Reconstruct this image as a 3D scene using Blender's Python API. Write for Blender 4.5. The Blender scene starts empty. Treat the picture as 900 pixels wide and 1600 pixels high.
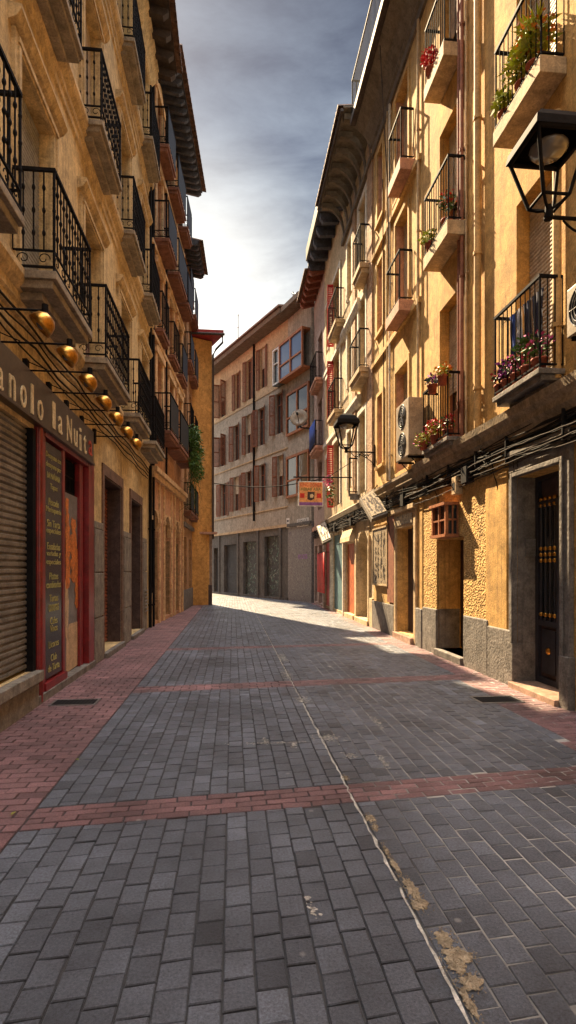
import bpy, bmesh, math, random
from mathutils import Vector, Matrix
random.seed(7)
SC = bpy.context.scene
COL = SC.collection
PI = math.pi

# ---------------------------------------------------------------- camera
EYE = 1.6
YAW = math.atan(86/850)
cam = bpy.data.cameras.new('camera'); camo = bpy.data.objects.new('camera', cam); COL.objects.link(camo)
camo.location = (0, 0, EYE)
camo.rotation_euler = (math.radians(90), 0, -YAW)
cam.sensor_fit = 'VERTICAL'; cam.sensor_height = 32.0
cam.lens = 32.0*850/1600
cam.shift_y = (890-800)/1600
cam.clip_start = .05; cam.clip_end = 3000
SC.camera = camo

# ---------------------------------------------------------------- light, sky, exposure
SUN_AZ = math.atan(0.35)          # left of the street axis
SUN_EL = math.radians(44.5)
SUN_DIR = Vector((-math.sin(SUN_AZ)*math.cos(SUN_EL), math.cos(SUN_AZ)*math.cos(SUN_EL), math.sin(SUN_EL)))
sun = bpy.data.lights.new('sun', 'SUN'); suno = bpy.data.objects.new('sun', sun); COL.objects.link(suno)
sun.energy = 5.0; sun.angle = math.radians(.55); sun.color = (1, .76, .47)
suno.rotation_euler = (-SUN_DIR).to_track_quat('-Z', 'Y').to_euler()

W = bpy.data.worlds.new('World'); SC.world = W; W.use_nodes = True
nt = W.node_tree; nt.nodes.clear()
def N(tree, t, **k):
    n = tree.nodes.new(t)
    for a, b in k.items(): setattr(n, a, b)
    return n
out = N(nt, 'ShaderNodeOutputWorld')
sky = N(nt, 'ShaderNodeTexSky'); sky.sky_type = 'NISHITA'; sky.sun_disc = False
sky.sun_elevation = SUN_EL; sky.sun_rotation = -SUN_AZ; sky.dust_density = 2.0
bg1 = N(nt, 'ShaderNodeBackground'); bg1.inputs[1].default_value = .08
nt.links.new(sky.outputs[0], bg1.inputs[0])
tc = N(nt, 'ShaderNodeTexCoord')
sep = N(nt, 'ShaderNodeSeparateXYZ'); nt.links.new(tc.outputs['Generated'], sep.inputs[0])
mp = N(nt, 'ShaderNodeMapping'); mp.inputs['Scale'].default_value = (1.6, 1.6, 5.5); mp.inputs['Rotation'].default_value = (.0, .25, .3)
nt.links.new(tc.outputs['Generated'], mp.inputs[0])
nz = N(nt, 'ShaderNodeTexNoise'); nz.inputs['Scale'].default_value = 2.6; nz.inputs['Detail'].default_value = 12; nz.inputs['Roughness'].default_value = .62; nz.inputs['Distortion'].default_value = .25
nt.links.new(mp.outputs[0], nz.inputs[0])
ramp = N(nt, 'ShaderNodeValToRGB')      # cloud brightness by elevation; overhead part is added fill, brighter than the visible sky
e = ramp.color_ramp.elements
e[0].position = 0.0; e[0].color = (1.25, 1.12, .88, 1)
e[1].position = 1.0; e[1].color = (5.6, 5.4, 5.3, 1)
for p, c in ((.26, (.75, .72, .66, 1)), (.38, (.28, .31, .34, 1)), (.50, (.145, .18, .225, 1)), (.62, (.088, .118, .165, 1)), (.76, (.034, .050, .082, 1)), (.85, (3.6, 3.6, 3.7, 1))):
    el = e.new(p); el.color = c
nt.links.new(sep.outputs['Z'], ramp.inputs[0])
cm = N(nt, 'ShaderNodeValToRGB'); cm.color_ramp.elements[0].position = .38; cm.color_ramp.elements[0].color = (.55, .62, .74, 1)
cm.color_ramp.elements[1].position = .66; cm.color_ramp.elements[1].color = (1.9, 1.78, 1.62, 1)
nt.links.new(nz.outputs['Fac'], cm.inputs[0])
mul = N(nt, 'ShaderNodeMix', data_type='RGBA', blend_type='MULTIPLY'); mul.inputs[0].default_value = 1
nt.links.new(ramp.outputs[0], mul.inputs[6]); nt.links.new(cm.outputs[0], mul.inputs[7])
# veiled brightness round the low western sky
dotn = N(nt, 'ShaderNodeVectorMath', operation='DOT_PRODUCT'); gd = Vector((-.10, 1, .44)).normalized(); dotn.inputs[1].default_value = gd
nt.links.new(tc.outputs['Generated'], dotn.inputs[0])
mr = N(nt, 'ShaderNodeMapRange'); mr.inputs['From Min'].default_value = .95; mr.inputs['From Max'].default_value = 1.0; mr.inputs['To Min'].default_value = 0; mr.inputs['To Max'].default_value = 1
nt.links.new(dotn.outputs['Value'], mr.inputs[0])
pw = N(nt, 'ShaderNodeMath', operation='POWER'); pw.inputs[1].default_value = 2.2; nt.links.new(mr.outputs[0], pw.inputs[0])
glow = N(nt, 'ShaderNodeMix', data_type='RGBA', blend_type='ADD'); glow.inputs[7].default_value = (.85, .78, .62, 1)
nt.links.new(pw.outputs[0], glow.inputs[0]); nt.links.new(mul.outputs[2], glow.inputs[6])
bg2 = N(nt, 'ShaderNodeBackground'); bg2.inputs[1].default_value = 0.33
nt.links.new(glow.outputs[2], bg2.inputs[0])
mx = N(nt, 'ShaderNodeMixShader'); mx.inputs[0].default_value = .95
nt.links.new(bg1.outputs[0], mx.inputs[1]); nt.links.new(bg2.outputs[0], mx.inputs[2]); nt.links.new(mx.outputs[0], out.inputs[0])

SC.view_settings.view_transform = 'Standard'; SC.view_settings.look = 'None'
SC.view_settings.exposure = 2.15; SC.view_settings.gamma = 1.0; SC.view_settings.use_curve_mapping = False
SC.render.engine = 'CYCLES'; SC.cycles.max_bounces = 8; SC.cycles.diffuse_bounces = 5

# ---------------------------------------------------------------- materials
def nodes(name):
    m = bpy.data.materials.new(name); m.use_nodes = True
    t = m.node_tree; b = t.nodes['Principled BSDF']
    return m, t, b
def mat(name, col, rough=.8, metal=0., var=.25, scale=3., bump=0., bscale=60., stain=0., stain_col=None, streak=0., spec=.3, col2=None, grit=.38):
    """base colour broken by two noises, optional vertical streaks and bump"""
    m, t, b = nodes(name)
    b.inputs['Roughness'].default_value = rough; b.inputs['Metallic'].default_value = metal
    b.inputs['Specular IOR Level'].default_value = spec
    geo = N(t, 'ShaderNodeNewGeometry')
    n1 = N(t, 'ShaderNodeTexNoise'); n1.inputs['Scale'].default_value = scale; n1.inputs['Detail'].default_value = 8; n1.inputs['Roughness'].default_value = .65
    t.links.new(geo.outputs['Position'], n1.inputs[0])
    r = N(t, 'ShaderNodeValToRGB'); c2 = col2 or tuple(c*(1-var) for c in col)
    r.color_ramp.elements[0].position = .32; r.color_ramp.elements[0].color = (*c2, 1)
    r.color_ramp.elements[1].position = .66; r.color_ramp.elements[1].color = (*[min(1, c*(1+var*.45)) for c in col], 1)
    t.links.new(n1.outputs['Fac'], r.inputs[0])
    last = r.outputs[0]
    if stain > 0 or streak > 0:
        mpn = N(t, 'ShaderNodeMapping'); mpn.inputs['Scale'].default_value = (4.5, 4.5, .45)
        t.links.new(geo.outputs['Position'], mpn.inputs[0])
        n2 = N(t, 'ShaderNodeTexNoise'); n2.inputs['Scale'].default_value = 1.3; n2.inputs['Detail'].default_value = 10; n2.inputs['Roughness'].default_value = .7
        t.links.new(mpn.outputs[0], n2.inputs[0])
        r2 = N(t, 'ShaderNodeValToRGB'); r2.color_ramp.elements[0].position = .47; r2.color_ramp.elements[0].color = (0, 0, 0, 1)
        r2.color_ramp.elements[1].position = .75; r2.color_ramp.elements[1].color = (max(stain, streak),)*3+(1,)
        t.links.new(n2.outputs['Fac'], r2.inputs[0])
        mm = N(t, 'ShaderNodeMix', data_type='RGBA'); sc_ = stain_col or tuple(c*.35 for c in col)
        mm.inputs[7].default_value = (*sc_, 1)
        t.links.new(r2.outputs[0], mm.inputs[0]); t.links.new(last, mm.inputs[6]); last = mm.outputs[2]
        md = N(t, 'ShaderNodeMapping'); md.inputs['Scale'].default_value = (14, 14, .35); t.links.new(geo.outputs['Position'], md.inputs[0])
        nd = N(t, 'ShaderNodeTexNoise'); nd.inputs['Scale'].default_value = 1.2; nd.inputs['Detail'].default_value = 5; t.links.new(md.outputs[0], nd.inputs[0])
        rd = N(t, 'ShaderNodeValToRGB'); rd.color_ramp.elements[0].position = .56; rd.color_ramp.elements[0].color = (0, 0, 0, 1); rd.color_ramp.elements[1].position = .70; rd.color_ramp.elements[1].color = (max(stain, streak)*.75,)*3+(1,)
        t.links.new(nd.outputs['Fac'], rd.inputs[0])
        mn = N(t, 'ShaderNodeMix', data_type='RGBA'); mn.inputs[7].default_value = (*[c*.8 for c in sc_], 1)
        t.links.new(rd.outputs[0], mn.inputs[0]); t.links.new(last, mn.inputs[6]); last = mn.outputs[2]
    if grit > 0:
        ng = N(t, 'ShaderNodeTexNoise'); ng.inputs['Scale'].default_value = 38; ng.inputs['Detail'].default_value = 6; ng.inputs['Roughness'].default_value = .8
        t.links.new(geo.outputs['Position'], ng.inputs[0])
        nh = N(t, 'ShaderNodeTexNoise'); nh.inputs['Scale'].default_value = 6.5; nh.inputs['Detail'].default_value = 9; nh.inputs['Roughness'].default_value = .7; nh.inputs['Distortion'].default_value = .6
        t.links.new(geo.outputs['Position'], nh.inputs[0])
        mg = N(t, 'ShaderNodeMapRange'); mg.inputs['From Min'].default_value = .33; mg.inputs['From Max'].default_value = .67; mg.inputs['To Min'].default_value = 1-grit; mg.inputs['To Max'].default_value = 1+grit*.5
        t.links.new(ng.outputs['Fac'], mg.inputs[0])
        mh = N(t, 'ShaderNodeMapRange'); mh.inputs['From Min'].default_value = .36; mh.inputs['From Max'].default_value = .58; mh.inputs['To Min'].default_value = 1-grit*.9; mh.inputs['To Max'].default_value = 1.05
        t.links.new(nh.outputs['Fac'], mh.inputs[0])
        mq = N(t, 'ShaderNodeMath', operation='MULTIPLY'); t.links.new(mg.outputs[0], mq.inputs[0]); t.links.new(mh.outputs[0], mq.inputs[1])
        mw = N(t, 'ShaderNodeMix', data_type='RGBA', blend_type='MULTIPLY'); mw.inputs[0].default_value = 1
        t.links.new(last, mw.inputs[6]); t.links.new(mq.outputs[0], mw.inputs[7]); last = mw.outputs[2]
    t.links.new(last, b.inputs['Base Color'])
    if bump > 0:
        n3 = N(t, 'ShaderNodeTexNoise'); n3.inputs['Scale'].default_value = bscale; n3.inputs['Detail'].default_value = 6
        t.links.new(geo.outputs['Position'], n3.inputs[0])
        bp = N(t, 'ShaderNodeBump'); bp.inputs['Strength'].default_value = min(1, bump); bp.inputs['Distance'].default_value = .02*max(1, bump)
        t.links.new(n3.outputs['Fac'], bp.inputs['Height']); t.links.new(bp.outputs[0], b.inputs['Normal'])
    return m
def mat_rough_render(name, col):
    m = mat(name, col, .9, var=.3, scale=5, bump=0, streak=.3)
    t = m.node_tree; b = t.nodes['Principled BSDF']
    geo = N(t, 'ShaderNodeNewGeometry'); v = N(t, 'ShaderNodeTexVoronoi'); v.inputs['Scale'].default_value = 34; v.feature = 'SMOOTH_F1'
    n = N(t, 'ShaderNodeTexNoise'); n.inputs['Scale'].default_value = 14; n.inputs['Detail'].default_value = 5
    t.links.new(geo.outputs['Position'], n.inputs[0])
    t.links.new(geo.outputs['Position'], v.inputs[0])
    ad = N(t, 'ShaderNodeMath', operation='ADD'); t.links.new(v.outputs['Distance'], ad.inputs[0]); t.links.new(n.outputs['Fac'], ad.inputs[1])
    bp = N(t, 'ShaderNodeBump'); bp.inputs['Strength'].default_value = 1; bp.inputs['Distance'].default_value = .03
    t.links.new(ad.outputs[0], bp.inputs['Height']); t.links.new(bp.outputs[0], b.inputs['Normal'])
    return m
def mat_paver(name, col, rough=.62):
    m, t, b = nodes(name)
    at = N(t, 'ShaderNodeAttribute', attribute_name='tone'); geo = N(t, 'ShaderNodeNewGeometry')
    n1 = N(t, 'ShaderNodeTexNoise'); n1.inputs['Scale'].default_value = 75; n1.inputs['Detail'].default_value = 6; n1.inputs['Roughness'].default_value = .85
    n2 = N(t, 'ShaderNodeTexNoise'); n2.inputs['Scale'].default_value = .9; n2.inputs['Detail'].default_value = 7; n2.inputs['Roughness'].default_value = .65
    n4 = N(t, 'ShaderNodeTexNoise'); n4.inputs['Scale'].default_value = 7; n4.inputs['Detail'].default_value = 8
    for n in (n1, n2, n4): t.links.new(geo.outputs['Position'], n.inputs[0])
    a = N(t, 'ShaderNodeMapRange'); a.inputs['To Min'].default_value = .22; a.inputs['To Max'].default_value = 2.1; t.links.new(n1.outputs['Fac'], a.inputs[0]); a.inputs['From Min'].default_value = .3; a.inputs['From Max'].default_value = .7
    c = N(t, 'ShaderNodeMapRange'); c.inputs['To Min'].default_value = .55; c.inputs['To Max'].default_value = 1.5; t.links.new(n2.outputs['Fac'], c.inputs[0]); c.inputs['From Min'].default_value = .32; c.inputs['From Max'].default_value = .68
    m1 = N(t, 'ShaderNodeMath', operation='MULTIPLY'); t.links.new(a.outputs[0], m1.inputs[0]); t.links.new(c.outputs[0], m1.inputs[1])
    m2 = N(t, 'ShaderNodeMath', operation='MULTIPLY'); t.links.new(m1.outputs[0], m2.inputs[0]); t.links.new(at.outputs['Fac'], m2.inputs[1])
    mc = N(t, 'ShaderNodeMix', data_type='RGBA', blend_type='MULTIPLY'); mc.inputs[0].default_value = 1; mc.inputs[6].default_value = (*col, 1)
    t.links.new(m2.outputs[0], mc.inputs[7])
    # pale worn spots (gum, chips)
    v = N(t, 'ShaderNodeTexVoronoi'); v.inputs['Scale'].default_value = 2.6; v.inputs['Randomness'].default_value = 1; t.links.new(geo.outputs['Position'], v.inputs[0])
    r = N(t, 'ShaderNodeValToRGB'); r.color_ramp.elements[0].position = .03; r.color_ramp.elements[0].color = (.55,)*3+(1,); r.color_ramp.elements[1].position = .055; r.color_ramp.elements[1].color = (0, 0, 0, 1)
    t.links.new(v.outputs['Distance'], r.inputs[0])
    ms = N(t, 'ShaderNodeMix', data_type='RGBA'); ms.inputs[7].default_value = (.34, .33, .31, 1); t.links.new(r.outputs[0], ms.inputs[0]); t.links.new(mc.outputs[2], ms.inputs[6])
    t.links.new(ms.outputs[2], b.inputs['Base Color'])
    rr = N(t, 'ShaderNodeMapRange'); rr.inputs['To Min'].default_value = rough-.17; rr.inputs['To Max'].default_value = rough+.2; t.links.new(n4.outputs['Fac'], rr.inputs[0]); t.links.new(rr.outputs[0], b.inputs['Roughness'])
    bp = N(t, 'ShaderNodeBump'); bp.inputs['Strength'].default_value = 1; bp.inputs['Distance'].default_value = .008
    t.links.new(n1.outputs['Fac'], bp.inputs['Height']); t.links.new(bp.outputs[0], b.inputs['Normal'])
    b.inputs['Specular IOR Level'].default_value = .5
    return m
def mat_glass(name, col=(.02, .025, .03), rough=.08):
    m, t, b = nodes(name); b.inputs['Base Color'].default_value = (*col, 1); b.inputs['Roughness'].default_value = rough
    b.inputs['Specular IOR Level'].default_value = .8
    geo = N(t, 'ShaderNodeNewGeometry'); n = N(t, 'ShaderNodeTexNoise'); n.inputs['Scale'].default_value = 2.5
    t.links.new(geo.outputs['Position'], n.inputs[0])
    bp = N(t, 'ShaderNodeBump'); bp.inputs['Strength'].default_value = .15; bp.inputs['Distance'].default_value = .02
    t.links.new(n.outputs['Fac'], bp.inputs['Height']); t.links.new(bp.outputs[0], b.inputs['Normal'])
    return m
def mat_graffiti(name, base, scale=3.0, cols=((.05, .06, .05), (.12, .2, .16), (.3, .3, .27))):
    m, t, b = nodes(name); geo = N(t, 'ShaderNodeNewGeometry')
    w = N(t, 'ShaderNodeTexNoise'); w.inputs['Scale'].default_value = scale; w.inputs['Detail'].default_value = 3; w.inputs['Distortion'].default_value = 3.5
    t.links.new(geo.outputs['Position'], w.inputs[0])
    r = N(t, 'ShaderNodeValToRGB'); r.color_ramp.interpolation = 'CONSTANT'
    r.color_ramp.elements[0].position = 0; r.color_ramp.elements[0].color = (*base, 1)
    r.color_ramp.elements[1].position = .47; r.color_ramp.elements[1].color = (*cols[0], 1)
    for p, c in ((.51, base), (.56, cols[1]), (.60, cols[2]), (.64, base)):
        el = r.color_ramp.elements.new(p); el.color = (*c, 1)
    t.links.new(w.outputs['Fac'], r.inputs[0]); t.links.new(r.outputs[0], b.inputs['Base Color']); b.inputs['Roughness'].default_value = .6
    return m

M = {}
M['ochre'] = mat('ochre_stucco', (.69, .50, .24), .9, var=.28, scale=1.6, bump=.4, bscale=60, streak=.6, stain_col=(.27, .2, .12))
M['ochre_trim'] = mat('ochre_moulding', (.68, .50, .26), .85, var=.25, scale=3, bump=.2, streak=.5, stain_col=(.22, .16, .09))
M['slab'] = mat('grey_balcony_stone', (.36, .30, .22), .85, var=.3, scale=4, bump=.2, streak=.4)
M['dado'] = mat('stone_dado', (.27, .235, .19), .8, var=.35, scale=6, bump=.4, bscale=50, streak=.4)
M['brown_band'] = mat('brown_painted_surround', (.20, .12, .085), .8, var=.3, scale=6, bump=.2)
M['gold'] = mat('golden_stucco', (.66, .39, .12), .92, var=.30, scale=1.4, bump=.4, bscale=55, streak=.75, stain_col=(.3, .17, .07))
M['gold2'] = mat('pale_golden_stucco', (.69, .44, .16), .92, var=.25, scale=1.2, bump=.35, bscale=55, streak=.55, stain_col=(.36, .2, .09))
M['gold_rough'] = mat_rough_render('rough_thrown_render', (.60, .36, .12))
M['gold_trim'] = mat('balcony_plaster', (.58, .42, .24), .85, var=.25, scale=3, bump=.2, streak=.35)
M['pink_slab'] = mat('pinkish_plaster', (.55, .30, .2), .85, var=.25, scale=3, bump=.2)
M['belt'] = mat('warm_stone_belt', (.36, .27, .17), .85, var=.4, scale=5, bump=.5, bscale=25, streak=.5)
M['stone_grey'] = mat('grey_stone', (.22, .195, .17), .8, var=.4, scale=5, bump=.6, bscale=25, streak=.4)
M['cream'] = mat('cream_stucco', (.68, .52, .31), .9, var=.22, scale=1.6, bump=.4, streak=.4, stain_col=(.4, .28, .17))
M['white_trim'] = mat('pale_trim', (.76, .70, .58), .85, var=.15, scale=3, bump=.2)
M['quoin'] = mat_rough_render('rough_stone_strip', (.50, .31, .18))
M['pinkwall'] = mat('pinkish_stucco', (.50, .36, .30), .9, var=.2, scale=1.6, bump=.3, streak=.4)
M['maroon_slab'] = mat('dark_red_slab', (.24, .105, .065), .85, var=.35, scale=5, bump=.2)
M['salmon'] = mat('salmon_stucco', (.56, .29, .15), .9, var=.22, scale=2, bump=.3, streak=.4)
M['carved'] = mat('ornate_cream_stone', (.74, .48, .25), .85, var=.35, scale=7, bump=1, bscale=14, streak=.3)
M['blocks'] = mat('brown_stone_blocks', (.38, .23, .11), .85, var=.35, scale=4, bump=.4, streak=.5)
M['orange'] = mat('orange_stucco', (.62, .31, .085), .9, var=.25, scale=1.2, bump=.3, streak=.4, stain_col=(.35, .17, .06))
M['redroof'] = mat('red_painted_eave', (.42, .05, .045), .7, var=.2)
M['tile'] = mat('clay_tiles', (.23, .14, .10), .85, var=.45, scale=5, bump=.3)
M['timber'] = mat('dark_timber', (.075, .055, .045), .75, var=.4, scale=6, bump=.3)
M['timber_blue'] = mat('slate_blue_timber', (.085, .09, .11), .75, var=.4, scale=6, bump=.3)
M['redwood'] = mat('reddish_timber', (.28, .09, .05), .6, var=.35, scale=8, bump=.2)
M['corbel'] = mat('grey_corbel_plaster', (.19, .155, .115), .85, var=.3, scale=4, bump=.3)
M['greybeige'] = mat('grey_beige_render', (.44, .39, .32), .9, var=.22, scale=1.2, bump=.2, streak=.5)
M['beige'] = mat('beige_render', (.58, .43, .27), .9, var=.15, scale=1.2, bump=.2, streak=.35, stain_col=(.25, .2, .15))
M['greyrender'] = mat('grey_render', (.15, .14, .13), .85, var=.3, scale=1.4, bump=.3, streak=.5)
M['iron'] = mat('black_iron', (.013, .012, .013), .7, var=.3, spec=.05)
M['net'] = mat('dark_mesh_cover', (.022, .021, .022), .8, var=.3, scale=8)
M['bluenet'] = mat('blue_mesh_cover', (.020, .027, .045), .75, var=.3, scale=8)
M['gatepaint'] = mat('dark_blue_gate_paint', (.030, .030, .040), .35, var=.3, spec=.5)
M['blue'] = mat('blue_cloth', (.03, .07, .30), .8)
M['shutter_metal'] = mat('bronze_roller_slats', (.30, .26, .21), .42, metal=.55, var=.35, scale=5, streak=.4)
M['shutter_red'] = mat('rust_red_slats', (.30, .09, .04), .6, var=.3, scale=6)
M['blind'] = mat('pale_roller_blind', (.52, .44, .33), .6, var=.15)
M['blind_grey'] = mat('grey_roller_blind', (.30, .29, .25), .6, var=.2)
M['redpaint'] = mat('glossy_red_paint', (.24, .012, .014), .34, var=.3, scale=3, streak=.3, spec=.6)
M['redshutter'] = mat('bright_red_shutter', (.60, .03, .025), .6, var=.2)
M['brownshutter'] = mat('brown_louvre', (.24, .09, .045), .65, var=.3, scale=8)
M['woodframe'] = mat('orange_wood', (.40, .15, .06), .55, var=.3, scale=10)
M['signboard'] = mat('brown_signboard', (.085, .06, .045), .38, metal=.2, var=.3, scale=2, spec=.5)
M['letters'] = mat('cream_letters', (.80, .64, .38), .5, var=.1)
M['letter_red'] = mat('red_letter', (.55, .08, .05), .5, var=.1)
M['menu'] = mat('dark_menu_board', (.035, .03, .03), .25, var=.2, spec=.6)
M['menu_ink'] = mat('yellow_menu_lettering', (.50, .44, .14), .5, var=.15)
M['brass'] = mat('brass', (.60, .30, .06), .34, metal=1., var=.15, scale=12)
M['white'] = mat('white_enamel', (.72, .70, .66), .45, var=.1)
M['plastic'] = mat('cream_metal_casing', (.38, .30, .21), .5, var=.12)
M['grey_steel'] = mat('grey_steel', (.32, .31, .30), .4, metal=.7, var=.2)
M['glass'] = mat_glass('dark_glass')
M['glass_lamp'] = mat_glass('lamp_glass', (.12, .11, .10), .2)
M['glass_blue'] = mat_glass('sky_tinted_glass', (.06, .10, .20), .05)  # reflected sky put into the base colour as blue
M['black'] = mat('dark_interior', (.012, .010, .010), .9, var=.1)
M['doorwood'] = mat('dark_wood_door', (.085, .055, .05), .6, var=.35, scale=7, streak=.3)
M['doororange'] = mat('orange_door', (.60, .14, .03), .6, var=.4, scale=4, streak=.6)
M['teal'] = mat('teal_paint', (.10, .20, .22), .6, var=.3)
M['cable'] = mat('black_cable', (.018, .016, .015), .75, var=.3, spec=.15)
M['cable_grey'] = mat('grey_cable', (.075, .06, .05), .8, var=.3, spec=.15)
M['pipe_gold'] = mat('painted_downpipe', (.62, .38, .14), .7, var=.2, streak=.3)
M['pipe_red'] = mat('rust_downpipe', (.33, .13, .07), .7, var=.3)
M['pot'] = mat('terracotta', (.42, .11, .06), .75, var=.2)
M['leaf'] = mat('leaf_green', (.08, .17, .03), .5, var=.5, scale=14)
M['leaf_y'] = mat('leaf_yellow_green', (.38, .42, .04), .5, var=.4, scale=14)
M['leaf_dk'] = mat('leaf_dark', (.035, .09, .025), .55, var=.5, scale=12)
M['fl_red'] = mat('red_petals', (.60, .03, .03), .6, var=.3, scale=20)
M['fl_pink'] = mat('pink_petals', (.62, .08, .25), .6, var=.3, scale=20)
M['fl_mag'] = mat('magenta_petals', (.40, .06, .40), .6, var=.3, scale=20)
M['fl_or'] = mat('orange_petals', (.75, .22, .03), .6, var=.3, scale=20)
M['mortar'] = mat('pale_mortar', (.60, .56, .49), .9, var=.35, scale=14, bump=.6)
M['sandfill'] = mat('tan_cement_patch', (.42, .33, .22), .95, var=.4, scale=22, bump=1, bscale=80)
M['sign_orange'] = mat('sign_orange', (.90, .42, .16), .45, var=.05)
M['sign_red'] = mat('sign_red', (.75, .04, .03), .45, var=.05)
M['sign_green'] = mat('sign_green', (.06, .20, .04), .45, var=.05)
M['sign_purple'] = mat('sign_purple', (.30, .12, .38), .45, var=.05)
M['weathered'] = mat_graffiti('weathered_panel', (.34, .26, .16), 2.6, ((.04, .03, .025), (.10, .07, .05), (.44, .34, .2)))
M['graffiti'] = mat_graffiti('graffiti_shutter', (.05, .05, .05), 1.5, ((.012, .014, .012), (.05, .13, .10), (.26, .26, .22)))
M['graffiti2'] = mat_graffiti('scrawled_wall', (.20, .18, .165), 2.4, ((.09, .07, .09), (.17, .15, .14), (.30, .28, .26)))
M['shopdark'] = mat('dark_shutter', (.055, .055, .06), .6, var=.4, scale=2)
M['threshold'] = mat('pinkish_marble', (.42, .27, .19), .35, var=.3, scale=8)
M['cloth'] = mat('dark_cloth', (.05, .05, .08), .9, var=.3)
M['cloth_white'] = mat('white_cloth', (.55, .55, .58), .9, var=.1)
M['paver'] = mat_paver('grey_paver', (.076, .084, .102), .40)
M['paver_red'] = mat_paver('red_paver', (.145, .075, .076), .48)
M['fig_orange'] = mat('poster_orange', (.75, .22, .04), .4, var=.5, scale=25)
M['fig_tan'] = mat('poster_tan', (.66, .45, .25), .4, var=.25, scale=9)
M['fig_grey'] = mat('poster_grey', (.20, .18, .17), .35, var=.3, scale=3)

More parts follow.
